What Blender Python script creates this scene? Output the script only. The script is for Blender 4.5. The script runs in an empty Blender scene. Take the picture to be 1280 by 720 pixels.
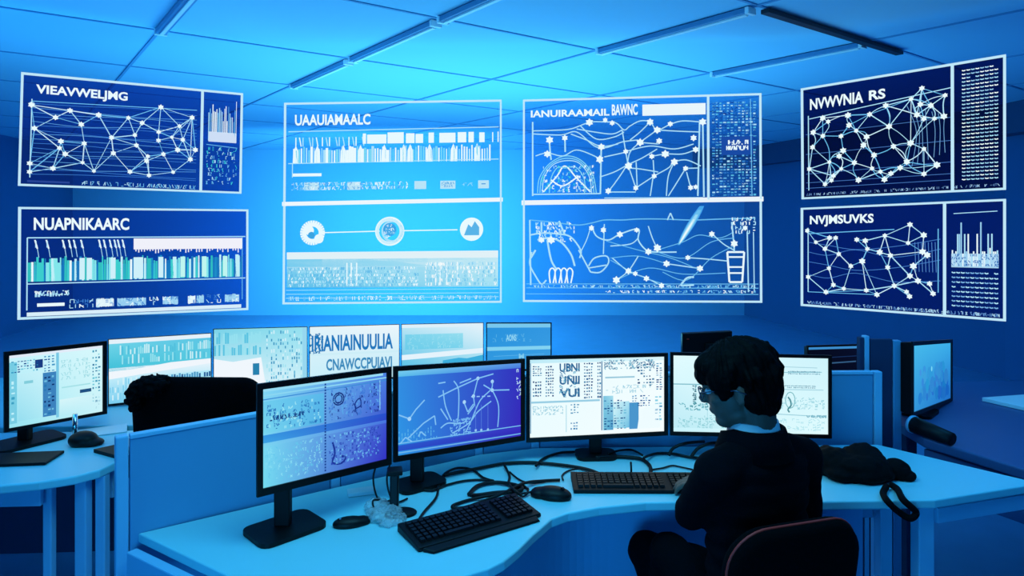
import bpy, bmesh, math, random
from mathutils import Vector, Matrix, Euler
random.seed(11)
COL = bpy.context.scene.collection
F = 850.0; CH = 1.65; HY = 270.0      # focal length in px (1280 wide), camera height, horizon row

def PX(x, y, Y):
    return Vector(((x-640)/F*Y, Y, CH-(y-HY)/F*Y))
def GR(x, y, z=0.75):
    Y = (CH-z)*F/(y-HY)
    return Vector(((x-640)/F*Y, Y, z))
def lin(c):
    out = []
    for v in c[:3]:
        v /= 255.0
        out.append(v/12.92 if v <= .04045 else ((v+.055)/1.055)**2.4)
    return tuple(out)

# ------------------------------------------------------------------ materials
def mat(name, rgb, rough=.5, metal=0., var=.06, scale=6., bump=0., spec=.5, coat=0.):
    m = bpy.data.materials.new(name); m.use_nodes = True
    nt = m.node_tree; b = nt.nodes['Principled BSDF']
    c = lin(rgb)
    tc = nt.nodes.new('ShaderNodeTexCoord'); n = nt.nodes.new('ShaderNodeTexNoise')
    n.inputs['Scale'].default_value = scale; n.inputs['Detail'].default_value = 4
    nt.links.new(tc.outputs['Object'], n.inputs['Vector'])
    r = nt.nodes.new('ShaderNodeMix'); r.data_type = 'RGBA'
    r.inputs[6].default_value = (*[v*(1-var) for v in c], 1)
    r.inputs[7].default_value = (*[min(1, v*(1+var)) for v in c], 1)
    nt.links.new(n.outputs['Fac'], r.inputs[0]); nt.links.new(r.outputs[2], b.inputs['Base Color'])
    b.inputs['Roughness'].default_value = rough; b.inputs['Metallic'].default_value = metal
    b.inputs['Specular IOR Level'].default_value = spec
    b.inputs['Coat Weight'].default_value = coat
    if bump:
        bp = nt.nodes.new('ShaderNodeBump'); bp.inputs['Strength'].default_value = bump
        bp.inputs['Distance'].default_value = .002
        nt.links.new(n.outputs['Fac'], bp.inputs['Height']); nt.links.new(bp.outputs['Normal'], b.inputs['Normal'])
    return m
def mat_emit(name, strength=1., sampling=None):
    m = bpy.data.materials.new(name); m.use_nodes = True
    nt = m.node_tree; nt.nodes.clear()
    o = nt.nodes.new('ShaderNodeOutputMaterial'); e = nt.nodes.new('ShaderNodeEmission')
    a = nt.nodes.new('ShaderNodeAttribute'); a.attribute_name = 'Col'
    e.inputs['Strength'].default_value = strength
    nt.links.new(a.outputs['Color'], e.inputs['Color']); nt.links.new(e.outputs[0], o.inputs[0])
    if sampling: m.cycles.emission_sampling = sampling
    return m
def mat_pane(name, tint, veil, veil_mix=.25):
    """thin lit glass: a tint on what lies behind and a faint light of its own"""
    m = bpy.data.materials.new(name); m.use_nodes = True
    nt = m.node_tree; nt.nodes.clear()
    o = nt.nodes.new('ShaderNodeOutputMaterial'); t = nt.nodes.new('ShaderNodeBsdfTransparent')
    e = nt.nodes.new('ShaderNodeEmission'); mx = nt.nodes.new('ShaderNodeMixShader')
    t.inputs['Color'].default_value = (*lin(tint), 1); e.inputs['Color'].default_value = (*lin(veil), 1)
    mx.inputs[0].default_value = veil_mix
    nt.links.new(t.outputs[0], mx.inputs[1]); nt.links.new(e.outputs[0], mx.inputs[2]); nt.links.new(mx.outputs[0], o.inputs[0])
    m.cycles.emission_sampling = 'NONE'
    return m

M_DESK = mat('blue_cast_laminate', (150, 218, 228), .38, spec=.45, var=.02, scale=3)  # white laminate with the blue cast of the light put into its colour
M_EDGE = mat('white_edge_band', (230, 234, 238), .3, var=.02)
M_PANEL = mat('blue_cast_panel', (96, 156, 196), .55, var=.03)  # blue of the room light is mixed into the panel colour
M_METAL = mat('painted_metal', (140, 195, 228), .35, var=.03)
M_CHROME = mat('chrome', (210, 215, 220), .15, metal=1.)
M_BLACK = mat('black_plastic', (5, 5, 7), .5, var=.2, scale=40, spec=.25)
M_BLACK2 = mat('black_bezel', (5, 5, 7), .42, var=.2, scale=60, spec=.3)
M_KEY = mat('black_keycaps', (8, 8, 11), .45, var=.2, scale=60, spec=.3)
M_CABLE = mat('black_rubber', (8, 9, 12), .55, var=.2, scale=60, spec=.3)
M_FABRIC = mat('black_chair_fabric', (5, 5, 7), .95, var=.3, scale=180, bump=.5, spec=.06)
M_RIM = mat('reddish_brown_piping', (205, 40, 28), .6, var=.1, scale=60)
M_SUIT = mat('dark_suit_wool', (8, 9, 15), .95, var=.2, scale=220, bump=.4, spec=.06)
M_TROUS = mat('dark_trouser_wool', (7, 8, 13), .95, var=.2, scale=220, bump=.4, spec=.06)
M_SHIRT = mat('white_shirt_cotton', (225, 228, 232), .8, var=.03, scale=90)
M_SKIN = mat('skin', (115, 84, 72), .55, var=.08, scale=20)
M_HAIR = mat('black_hair', (3, 3, 4), .7, var=.4, scale=70, bump=.8, spec=.07)
M_SHOE = mat('black_leather', (10, 10, 12), .35, var=.2, scale=60)
M_BAG = mat('black_nylon', (3, 3, 5), .8, var=.3, scale=30, bump=1., spec=.12)
M_PAPER = mat('white_paper', (225, 228, 230), .7, var=.03)
M_DARKDESK = mat('dark_desk_laminate', (55, 85, 130), .5, var=.05)
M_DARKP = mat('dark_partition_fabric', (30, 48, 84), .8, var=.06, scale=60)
M_WALLS = mat('shaded_side_wall', (60, 112, 162), .9, var=.03, scale=1.2, spec=.1)  # same wall as the back one, darkened to paint in the shade at the sides
M_WALL = mat('wall_paint', (120, 186, 228), .9, var=.03, scale=1.2, spec=.1)  # blue cast of the light is put into the wall colour
M_CEIL = mat('ceiling_board', (150, 208, 238), .92, var=.015, scale=1.5, spec=.1)  # board colour carries the blue of the light falling on it
M_TBAR = mat('ceiling_grid_bar', (98, 160, 205), .6, var=.03)
M_TRACK = mat('dark_ceiling_track', (38, 42, 56), .6)
M_FLOOR = mat('blue_floor', (92, 150, 195), .42, var=.12, scale=5, spec=.4)
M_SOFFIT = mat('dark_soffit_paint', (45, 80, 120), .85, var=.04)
M_FIX = mat('luminaire_housing', (85, 145, 190), .4)
M_FIXD = mat('luminaire_lens', (250, 252, 255), .25, var=.01)
M_SCREEN = mat_emit('lit_screen', 1.0)
M_HOLO = mat_emit('hologram_lines', 1.0, 'NONE')
def mat_plastic():
    m = bpy.data.materials.new('clear_plastic'); m.use_nodes = True
    nt = m.node_tree; b = nt.nodes['Principled BSDF']
    b.inputs['Base Color'].default_value = (.85, .9, .95, 1); b.inputs['Roughness'].default_value = .15
    b.inputs['Alpha'].default_value = .42; b.inputs['Coat Weight'].default_value = 1
    n = nt.nodes.new('ShaderNodeTexNoise'); n.inputs['Scale'].default_value = 60
    bp = nt.nodes.new('ShaderNodeBump'); bp.inputs['Strength'].default_value = .6; bp.inputs['Distance'].default_value = .01
    nt.links.new(n.outputs['Fac'], bp.inputs['Height']); nt.links.new(bp.outputs['Normal'], b.inputs['Normal'])
    return m
M_PLASTIC = mat_plastic()

# ------------------------------------------------------------------ object helpers
def mesh_from_bm(name, bm, smooth=False):
    me = bpy.data.meshes.new(name); bm.to_mesh(me); bm.free()
    if smooth:
        me.polygons.foreach_set('use_smooth', [True]*len(me.polygons))
    return me
def link(name, me, m, parent=None):
    o = bpy.data.objects.new(name, me); COL.objects.link(o)
    if m and not me.materials: me.materials.append(m)
    if parent is not None:
        o.parent = parent
        o.matrix_parent_inverse = Matrix.Translation(-Vector(parent.location)) if parent.rotation_euler.z == 0 else \
            (Matrix.Translation(Vector(parent.location)) @ Matrix.Rotation(parent.rotation_euler.z, 4, 'Z')).inverted()
    return o
def obj(name, bm, m, parent=None, smooth=False):
    """meshes are given in world coordinates"""
    return link(name, mesh_from_bm(name, bm, smooth), m, parent)
def thing(name, label, cat, loc, group=None):
    o = bpy.data.objects.new(name, None); COL.objects.link(o); o.location = loc
    o.empty_display_size = .05
    o['label'] = label; o['category'] = cat
    if group: o['group'] = group
    return o
def tag(o, label, cat, group=None, kind=None):
    o['label'] = label; o['category'] = cat
    if group: o['group'] = group
    if kind: o['kind'] = kind
    return o
def struct(name, bm, m):
    o = obj(name, bm, m); o['kind'] = 'structure'; return o
def add_hexa(bm, b4, t4):
    """bottom and top quads (same winding)"""
    vb = [bm.verts.new(p) for p in b4]; vt = [bm.verts.new(p) for p in t4]
    bm.faces.new(vb[::-1]); bm.faces.new(vt)
    for i in range(4):
        j = (i+1) % 4; bm.faces.new((vb[i], vb[j], vt[j], vt[i]))
def add_box(bm, c, s, rz=0.):
    c = Vector(c); R = Matrix.Rotation(rz, 3, 'Z')
    hx, hy, hz = [v/2 for v in s]
    q = [(-hx, -hy), (hx, -hy), (hx, hy), (-hx, hy)]
    add_hexa(bm, [c+R@Vector((a, b, -hz)) for a, b in q], [c+R@Vector((a, b, hz)) for a, b in q])
def bevel(bm, w, seg=2):
    bmesh.ops.recalc_face_normals(bm, faces=bm.faces)
    bmesh.ops.bevel(bm, geom=[e for e in bm.edges], offset=w, segments=seg, affect='EDGES', clamp_overlap=True, profile=.5)
    return bm
def box_bm(c, s, rz=0., bv=0.):
    bm = bmesh.new(); add_box(bm, c, s, rz)
    if bv: bevel(bm, bv)
    return bm
def add_prism(bm, pts, z0, z1):
    vb = [bm.verts.new((p[0], p[1], z0)) for p in pts]; vt = [bm.verts.new((p[0], p[1], z1)) for p in pts]
    n = len(pts)
    bm.faces.new(vb[::-1]); bm.faces.new(vt)
    for i in range(n): bm.faces.new((vb[i], vb[(i+1) % n], vt[(i+1) % n], vt[i]))
    bmesh.ops.recalc_face_normals(bm, faces=bm.faces)
def prism_bm(pts, z0, z1, bv=0.):
    bm = bmesh.new(); add_prism(bm, pts, z0, z1)
    if bv:
        es = [e for e in bm.edges if abs(e.verts[0].co.z-e.verts[1].co.z) < 1e-6]
        bmesh.ops.bevel(bm, geom=es, offset=bv, segments=3, affect='EDGES', clamp_overlap=True, profile=.5)
    return bm
def add_beam(bm, a, b, w, h):
    """box with a rectangular section along a-b; w across horizontally, h upright"""
    a = Vector(a); b = Vector(b); d = (b-a).normalized()
    up = Vector((0, 0, 1)) if abs(d.z) < .95 else Vector((0, 1, 0))
    s = d.cross(up).normalized(); u = s.cross(d).normalized()
    q = [(-w/2, -h/2), (w/2, -h/2), (w/2, h/2), (-w/2, h/2)]
    add_hexa(bm, [a+s*x+u*y for x, y in q], [b+s*x+u*y for x, y in q])
def add_tube(bm, pts, r, seg=8, closed=False, taper=None):
    pts = [Vector(p) for p in pts]; n = len(pts); rings = []
    prev = None
    for i, p in enumerate(pts):
        if closed: t = pts[(i+1) % n]-pts[i-1]
        else: t = pts[min(i+1, n-1)]-pts[max(i-1, 0)]
        t.normalize()
        if prev is None:
            up = Vector((0, 0, 1)) if abs(t.z) < .9 else Vector((1, 0, 0))
            s = t.cross(up).normalized()
        else:
            s = (prev-t*prev.dot(t)).normalized()
        prev = s; u = t.cross(s)
        rr = taper[i] if taper else r
        rings.append([bm.verts.new(p+(s*math.cos(2*math.pi*k/seg)+u*math.sin(2*math.pi*k/seg))*rr) for k in range(seg)])
    m = n if closed else n-1
    for i in range(m):
        a, b = rings[i], rings[(i+1) % n]
        for k in range(seg):
            bm.faces.new((a[k], a[(k+1) % seg], b[(k+1) % seg], b[k]))
    if not closed:
        bm.faces.new(rings[0][::-1]); bm.faces.new(rings[-1])
def tube_bm(pts, r, seg=8, closed=False, taper=None):
    bm = bmesh.new(); add_tube(bm, pts, r, seg, closed, taper); return bm
def spline(pts, n=8, closed=False):
    pts = [Vector(p) for p in pts]; N = len(pts); out = []
    rng = range(N if closed else N-1)
    for i in rng:
        if closed: p0, p1, p2, p3 = pts[i-1], pts[i], pts[(i+1) % N], pts[(i+2) % N]
        else: p0, p1, p2, p3 = pts[max(i-1, 0)], pts[i], pts[i+1], pts[min(i+2, N-1)]
        for k in range(n):
            t = k/n
            out.append(.5*((2*p1)+(p2-p0)*t+(2*p0-5*p1+4*p2-p3)*t*t+(3*p1-p0-3*p2+p3)*t**3))
    if not closed: out.append(pts[-1])
    return out
def add_ell(bm, c, r, M=None, sub=3):
    """ellipsoid; M is a 3x3 orientation"""
    res = bmesh.ops.create_icosphere(bm, subdivisions=sub, radius=1.)
    c = Vector(c)
    for v in res['verts']:
        p = Vector((v.co.x*r[0], v.co.y*r[1], v.co.z*r[2]))
        v.co = c+(M@p if M else p)
def add_cap(bm, a, b, ra, rb, seg=16):
    """tapered capsule"""
    a = Vector(a); b = Vector(b); n = 6
    add_tube(bm, [a.lerp(b, i/n) for i in range(n+1)], 0, seg, taper=[ra+(rb-ra)*i/n for i in range(n+1)])
    add_ell(bm, a, (ra,)*3, sub=2); add_ell(bm, b, (rb,)*3, sub=2)
def remesh(bm, voxel, iters=4, disp=None):
    me = bpy.data.meshes.new('tmp'); bm.to_mesh(me); bm.free()
    o = bpy.data.objects.new('tmp', me); COL.objects.link(o)
    m = o.modifiers.new('r', 'REMESH'); m.mode = 'VOXEL'; m.voxel_size = voxel
    s = o.modifiers.new('s', 'SMOOTH'); s.factor = .5; s.iterations = iters
    dg = bpy.context.evaluated_depsgraph_get(); dg.update()
    out = bpy.data.meshes.new_from_object(o.evaluated_get(dg))
    bpy.data.objects.remove(o); bpy.data.meshes.remove(me)
    if disp:
        for v in out.vertices: v.co = disp(v.co.copy(), v.normal.copy())
    out.polygons.foreach_set('use_smooth', [True]*len(out.polygons))
    return out

# ------------------------------------------------------------------ drawing on a flat display
_tc = {}
def text_geo(s):
    if s in _tc: return _tc[s]
    cu = bpy.data.curves.new('t', 'FONT'); cu.body = s; cu.size = 1; cu.offset = .03; cu.resolution_u = 3
    o = bpy.data.objects.new('t', cu); COL.objects.link(o)
    dg = bpy.context.evaluated_depsgraph_get(); dg.update()
    me = bpy.data.meshes.new_from_object(o.evaluated_get(dg))
    vs = [(v.co.x, v.co.y) for v in me.vertices]; fs = [tuple(p.vertices) for p in me.polygons]
    bpy.data.objects.remove(o); bpy.data.meshes.remove(me); bpy.data.curves.remove(cu)
    _tc[s] = (vs, fs); return _tc[s]
class Canvas:
    """flat artwork in u (left-right) and v (top-down), 0..1, put on a quad with corners TL TR BR BL"""
    def __init__(s, q, n, d0=.0015):
        s.q = [Vector(p) for p in q]; s.n = n; s.d0 = d0; s.V = []; s.Fc = []; s.C = []; s.l = 0
        s.W = (s.q[1]-s.q[0]).length; s.H = (s.q[3]-s.q[0]).length
    def at(s, u, v):
        a = s.q[0].lerp(s.q[1], u); b = s.q[3].lerp(s.q[2], u)
        return a.lerp(b, v)+s.n*(s.d0+s.l*.0003)
    def poly(s, uv, col):
        cols = col if isinstance(col, list) else [col]*len(uv)
        i = len(s.V); s.V += [s.at(*p) for p in uv]; s.Fc.append(tuple(range(i, i+len(uv)))); s.C += [lin(c) for c in cols]
    def rect(s, u0, v0, u1, v1, col):
        s.poly([(u0, v0), (u1, v0), (u1, v1), (u0, v1)], col)
    def grad(s, u0, v0, u1, v1, tl, tr, br, bl, n=6):
        def mix(a, b, t): return tuple(a[k]+(b[k]-a[k])*t for k in range(3))
        for i in range(n):
            for j in range(n):
                us = [u0+(u1-u0)*(i+a)/n for a in (0, 1)]; vs = [v0+(v1-v0)*(j+a)/n for a in (0, 1)]
                def c(a, b): return mix(mix(tl, tr, (i+a)/n), mix(bl, br, (i+a)/n), (j+b)/n)
                s.poly([(us[0], vs[0]), (us[1], vs[0]), (us[1], vs[1]), (us[0], vs[1])], [c(0, 0), c(1, 0), c(1, 1), c(0, 1)])
    def line(s, a, b, w, col):
        dx = (b[0]-a[0])*s.W; dy = (b[1]-a[1])*s.H; L = math.hypot(dx, dy)
        if L < 1e-6: return
        px = -dy/L*w/2/s.W; py = dx/L*w/2/s.H
        s.poly([(a[0]+px, a[1]+py), (b[0]+px, b[1]+py), (b[0]-px, b[1]-py), (a[0]-px, a[1]-py)], col)
    def path(s, pts, w, col, smooth=0, closed=False):
        P = [(p.x, p.y) for p in spline([Vector((a, b, 0)) for a, b in pts], smooth, closed)] if smooth else list(pts)
        if closed: P = P+[P[0]]
        for a, b in zip(P, P[1:]): s.line(a, b, w, col)
    def disc(s, c, r, col, n=10, star=False):
        pts = []
        for k in range(n):
            rr = r*(1.25 if (star and k % 2) else .8 if star else 1)
            pts.append((c[0]+rr*math.cos(2*math.pi*k/n)/s.W, c[1]+rr*math.sin(2*math.pi*k/n)/s.H))
        s.poly(pts, col)
    def ring(s, c, r, w, col, n=24, ry=None):
        ry = ry or r
        s.path([(c[0]+r*math.cos(2*math.pi*k/n)/s.W, c[1]+ry*math.sin(2*math.pi*k/n)/s.H) for k in range(n)], w, col, closed=True)
    def text(s, t, u0, v0, u1, v1, col):
        vs, fs = text_geo(t)
        x0 = min(a for a, b in vs); x1 = max(a for a, b in vs); y0 = min(b for a, b in vs); y1 = max(b for a, b in vs)
        i = len(s.V)
        s.V += [s.at(u0+(a-x0)/(x1-x0)*(u1-u0), v1-(b-y0)/(y1-y0)*(v1-v0)) for a, b in vs]
        for f in fs:
            s.Fc.append(tuple(i+k for k in f)); s.C += [lin(col)]*len(f)
    def scribble(s, u0, v0, u1, v1, rows, cols, w, cs, fill=.7, kind=0):
        """rows of small unreadable marks"""
        for r in range(rows):
            for c in range(cols):
                if random.random() > fill: continue
                a = u0+(u1-u0)*c/cols; b = v0+(v1-v0)*r/rows; du = (u1-u0)/cols; dv = (v1-v0)/rows
                col = random.choice(cs)
                if kind == 0:
                    x0, x1 = a+du*random.uniform(.05, .25), a+du*random.uniform(.7, .98); y0, y1 = b+dv*.12, b+dv*.85; ym = (y0+y1)/2
                    for q in random.sample([((x0, y0), (x0, y1)), ((x1, y0), (x1, y1)), ((x0, y0), (x1, y0)), ((x0, ym), (x1, ym)), ((x0, y1), (x1, y1)), ((x0, y1), (x1, y0)), ((x0, y0), (x1, y1))], random.choice([1, 2, 2, 3])):
                        s.line(*q, w*.75, col)
                elif kind == 1:
                    s.rect(a+du*.1, b+dv*random.uniform(.15, .4), a+du*random.uniform(.5, .95), b+dv*random.uniform(.6, .85), col)
                elif kind == 2:
                    s.line((a+du*.5, b+dv*random.uniform(0, .5)), (a+du*.5, b+dv), w, col)
                else:
                    m = (a+du*.5, b+dv*.5)
                    s.line((a+du*.1, b+dv*.3), m, w, col); s.line(m, (a+du*.9, b+dv*.35), w, col)
    def build(s, name, m, parent):
        me = bpy.data.meshes.new(name); me.from_pydata([tuple(v) for v in s.V], [], s.Fc)
        at = me.color_attributes.new(name='Col', type='FLOAT_COLOR', domain='CORNER')
        flat = []
        for c in s.C: flat += [*c, 1.0]
        at.data.foreach_set('color', flat)
        return link(name, me, m, parent)

# ------------------------------------------------------------------ room
CEIL = 2.75
W = [(-6.4, -2.5), (-6.5, 7.0), (-7.3, 11.3), (3.86, 11.3), (5.0, 6.9), (5.6, -2.5)]
def wall(name, a, b, m=M_WALL, z0=0., z1=CEIL, th=.12):
    a = Vector((*a, 0)); b = Vector((*b, 0)); d = (b-a).normalized(); n = Vector((d.y, -d.x, 0))  # outward for this winding is -n... kept outside
    bm = bmesh.new()
    o = -n*th
    add_hexa(bm, [a+Vector((0, 0, z0)), b+Vector((0, 0, z0)), b+o+Vector((0, 0, z0)), a+o+Vector((0, 0, z0))],
             [a+Vector((0, 0, z1)), b+Vector((0, 0, z1)), b+o+Vector((0, 0, z1)), a+o+Vector((0, 0, z1))])
    bmesh.ops.recalc_face_normals(bm, faces=bm.faces)
    return struct(name, bm, m)
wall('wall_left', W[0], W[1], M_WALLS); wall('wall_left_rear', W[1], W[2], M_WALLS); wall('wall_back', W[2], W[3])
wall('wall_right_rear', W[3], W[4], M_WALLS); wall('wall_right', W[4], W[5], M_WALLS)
bm = bmesh.new(); add_prism(bm, [(-8, -2.6), (6.2, -2.6), (6.2, 11.6), (-8, 11.6)], -.1, 0); struct('floor', bm, M_FLOOR)
bm = bmesh.new(); add_prism(bm, [(-8, -2.6), (6.2, -2.6), (6.2, 11.6), (-8, 11.6)], CEIL, CEIL+.1); struct('ceiling', bm, M_CEIL)
# dark soffit under the ceiling along the right-hand walls
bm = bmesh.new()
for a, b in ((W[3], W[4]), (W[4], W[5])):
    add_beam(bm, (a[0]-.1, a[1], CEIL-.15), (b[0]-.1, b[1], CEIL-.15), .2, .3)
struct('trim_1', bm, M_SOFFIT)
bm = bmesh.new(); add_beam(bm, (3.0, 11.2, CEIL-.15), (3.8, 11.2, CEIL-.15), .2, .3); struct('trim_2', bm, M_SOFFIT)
# ceiling grid, turned against the room
GA = Vector((.8, .6, 0)); GB = Vector((-.6, .8, 0)); G0 = Vector((.556, 4.5, 0)); P = 1.2
def grid_pt(i, j): return G0+GA*(P*i)+GB*(P*j)
bm = bmesh.new()
def inside(p): return -6.9 < p.x < 5.3 and -1.5 < p.y < 11.2 and p.x < 3.86+(11.3-p.y)*.26-.25
def clipped(d0, d, L=14):
    n = 280; run = []
    for k in range(-n, n+1):
        p = d0+d*(L*k/n)
        if inside(p): run.append(p)
    return (run[0], run[-1]) if len(run) > 5 else None
for j in range(-8, 9):
    c = clipped(grid_pt(0, j), GA)
    if c: add_beam(bm, c[0]+Vector((0, 0, CEIL-.003)), c[1]+Vector((0, 0, CEIL-.003)), .018, .006)
for i in range(-8, 9):
    c = clipped(grid_pt(i, 0), GB)
    if c: add_beam(bm, c[0]+Vector((0, 0, CEIL-.004)), c[1]+Vector((0, 0, CEIL-.004)), .018, .008)
struct('trim_3', bm, M_TBAR)

# linear ceiling lights sitting on the grid
def make_ceiling_light(p, d, L, label):
    t = thing('linear_ceiling_light', label, 'ceiling light', (p.x, p.y, CEIL), 'slim linear lights on the ceiling grid')
    s = Vector((d.y, -d.x, 0)); z = Vector((0, 0, CEIL))
    bm = bmesh.new(); a = p+d*.04; b = p+d*(L-.04)
    add_beam(bm, a+z-Vector((0, 0, .02)), b+z-Vector((0, 0, .02)), .06, .03); bevel(bm, .004)
    obj('housing', bm, M_FIX, t)
    bm = bmesh.new(); add_beam(bm, a+z-Vector((0, 0, .04))+d*.02, b+z-Vector((0, 0, .04))-d*.02, .022, .012); bevel(bm, .003)
    obj('lens', bm, M_FIXD, t)
    for e in (a, b):
        bm = bmesh.new(); add_beam(bm, e+z-Vector((0, 0, .024))-d*.012, e+z-Vector((0, 0, .024))+d*.012, .07, .036); bevel(bm, .003)
        obj('end_cap', bm, M_FIXD, t)
    return t
nb = -GB
for (i, j, lab) in ((-2, 1, 'slim ceiling light above the network graph hologram with the green bars below it'),
                    (-1, 2, 'slim ceiling light ending between the tilted graph hologram and the round icon hologram'),
                    (-1, 1, 'slim ceiling light above the left hologram with three round icons'),
                    (-1, 0, 'slim ceiling light cut off by the top of the frame, above the room centre'),
                    (0, 0, 'slim ceiling light starting at the dark track, above the two-graph hologram'),
                    (1, 0, 'slim ceiling light nearest the upper right hologram, meeting the dark ceiling track')):
    make_ceiling_light(grid_pt(i, j), nb, P, lab)
bm = bmesh.new(); a = grid_pt(0, -1); b = grid_pt(1.35, -1)
add_beam(bm, a+GA*.07+Vector((0, 0, CEIL-.02)), b+Vector((0, 0, CEIL-.02)), .05, .024); bevel(bm, .003)
o = obj('ceiling_track', bm, M_TRACK); tag(o, 'dark straight track fixed under the right part of the ceiling', 'ceiling track')

# ------------------------------------------------------------------ hologram displays
WHT = (232, 250, 255); PALE = (170, 225, 250); MID = (105, 190, 240); TEAL = (60, 205, 215); PINK = (236, 235, 246)
class Holo:
    def __init__(s, label, corners, Yl, Yr, tint, veil, veil_mix, frame_w=.0115, group='hologram displays floating in the room'):
        (tl, tr, br, bl) = corners
        s.c = corners
        q = [PX(*tl, Yl), PX(*tr, Yr), PX(*br, Yr), PX(*bl, Yl)]
        s.q = q
        d = (q[1]-q[0]); d.z = 0; d.normalize(); s.n = Vector((d.y, -d.x, 0)); s.d = d
        base = (q[3]+q[2])/2
        s.t = thing('hologram_display', label, 'hologram display', base, group)
        # glass pane
        bm = bmesh.new()
        add_hexa(bm, [q[3], q[2], q[2]-s.n*.003, q[3]-s.n*.003], [q[0], q[1], q[1]-s.n*.003, q[0]-s.n*.003])
        bmesh.ops.recalc_face_normals(bm, faces=bm.faces)
        obj('glass_pane', bm, mat_pane('hologram_pane', tint, veil, veil_mix), s.t)
        s.bars('frame', [(0, 0, 1, 0), (1, 0, 1, 1), (1, 1, 0, 1), (0, 1, 0, 0)], frame_w)
    def uvp(s, px, py):
        (tl, tr, br, bl) = s.c
        u = (px-tl[0])/(tr[0]-tl[0]); top = tl[1]+(tr[1]-tl[1])*u; bot = bl[1]+(br[1]-bl[1])*u
        return (u, (py-top)/(bot-top))
    def at(s, u, v):
        return s.q[0].lerp(s.q[1], u).lerp(s.q[3].lerp(s.q[2], u), v)
    def bars(s, name, segs, w, col=(190, 231, 250), depth=.012):
        """upright bars with real thickness"""
        V = []; bm = bmesh.new()
        for (a, b, c, e) in segs:
            p = s.at(a, b); r = s.at(c, e); dd = (r-p).normalized()
            x = dd.cross(s.n).normalized()
            p = p-dd*w/2; r = r+dd*w/2
            add_hexa(bm, [p-x*w/2+s.n*.002, p+x*w/2+s.n*.002, p+x*w/2+s.n*(.002+depth), p-x*w/2+s.n*(.002+depth)],
                     [r-x*w/2+s.n*.002, r+x*w/2+s.n*.002, r+x*w/2+s.n*(.002+depth), r-x*w/2+s.n*(.002+depth)])
        bmesh.ops.recalc_face_normals(bm, faces=bm.faces)
        me = mesh_from_bm(name, bm)
        at = me.color_attributes.new(name='Col', type='FLOAT_COLOR', domain='CORNER')
        at.data.foreach_set('color', [*lin(col), 1.]*len(at.data))
        return link(name, me, M_HOLO, s.t)
    def canvas(s): return Canvas(s.q, s.n, .004)
    def conv(s, pts, ox, oy, k): return [s.uvp(ox+x/k, oy+y/k) for x, y in pts]
    def graph(s, nodes, k=3, w=.0055, r=.013, extra=(), name='network_graph', col=PALE, wob=0.):
        c = s.canvas(); N = len(nodes); done = set()
        P3 = [(u*c.W, v*c.H) for u, v in nodes]
        for i in range(N):
            o = sorted(range(N), key=lambda j: (P3[i][0]-P3[j][0])**2+(P3[i][1]-P3[j][1])**2)[1:k+1]
            for j in o: done.add((min(i, j), max(i, j)))
        for e in extra: done.add(e)
        for i, j in sorted(done):
            a, b = nodes[i], nodes[j]; cc = random.choice([PALE, MID, PALE, (200, 235, 252)])
            if wob and random.random() < .5:
                m = ((a[0]+b[0])/2+random.uniform(-wob, wob), (a[1]+b[1])/2+random.uniform(-wob, wob))
                c.path([a, m, b], w*random.uniform(.6, 1.1), cc, smooth=5)
            else: c.line(a, b, w*random.uniform(.6, 1.2), cc)
        c.l = 1
        for p in nodes: c.disc(p, r*random.uniform(.75, 1.15), WHT, n=12, star=True)
        c.build(name, M_HOLO, s.t)

HT = 'hologram displays floating in the room'
# upper left ---------------------------------------------------------------
h = Holo('tilted hologram with a network graph above the green bar chart hologram',
         ((28, 92), (302, 118), (300, 241), (24, 231)), 3.6, 4.25, (140, 180, 222), (32, 80, 170), .14)
h.bars('divider', [(.795, .01, .795, .99)], .0135)
c = h.canvas(); c.text('VIEAVWELJMG', .055, .085, .44, .19, WHT); c.build('title_text', M_HOLO, h.t)
nodes = h.conv([(145,230),(245,288),(305,255),(355,320),(430,275),(565,288),(630,312),(718,238),(875,288),(812,328),(160,340),(270,400),
 (370,410),(490,382),(597,370),(605,418),(710,395),(775,380),(830,392),(805,440),(870,485),(500,455),(660,470),(655,492),(735,460),(265,432),
 (290,460),(365,500),(240,528),(415,540),(578,543),(668,560),(785,545),(145,505),(145,545),(710,355),(895,440)], 0, 70, 3.765)
h.graph(nodes, 3, w=.0045, r=.012, extra=[(5,7),(7,8),(0,10),(10,25),(10,33),(5,13),(7,35),(8,20),(10,1),(4,5),(33,34),(2,3),(13,29),(23,30),(6,35),(28,27),(9,35),(8,36)])
c = h.canvas()
for k in range(17):
    v = .26+k*.04
    c.path([(.04, v), (.25, v+random.uniform(-.02, .03)), (.5, v+random.uniform(-.03, .03)), (.77, v+random.uniform(-.02, .03))], .0025, random.choice([(60,130,215), (90,165,230)]), smooth=6)
c.line((.04, .24), (.77, .2), .004, MID); c.line((.04, .22), (.04, .93), .005, PALE)
c.ring((.04, .27), .012, .004, PALE, 12)
c.rect(.03, .955, .2, .972, (40, 70, 150)); c.scribble(.25, .94, .77, .985, 1, 40, .004, [PALE, MID], .8)
c.build('grid_lines', M_HOLO, h.t)
c = h.canvas()
for k in range(22):
    u = .83+k*.0068; top = random.uniform(.07, .3)
    c.line((u, top), (u, .49), .0042*random.uniform(.6, 1.3), random.choice([MID, PALE, WHT]))
c.rect(.83, .4, .975, .5, (205, 222, 246))
c.scribble(.82, .55, .98, .93, 9, 16, .004, [TEAL, MID, PALE], .55); c.line((.82, .53), (.98, .55), .004, MID)
c.build('side_chart', M_HOLO, h.t)

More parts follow.
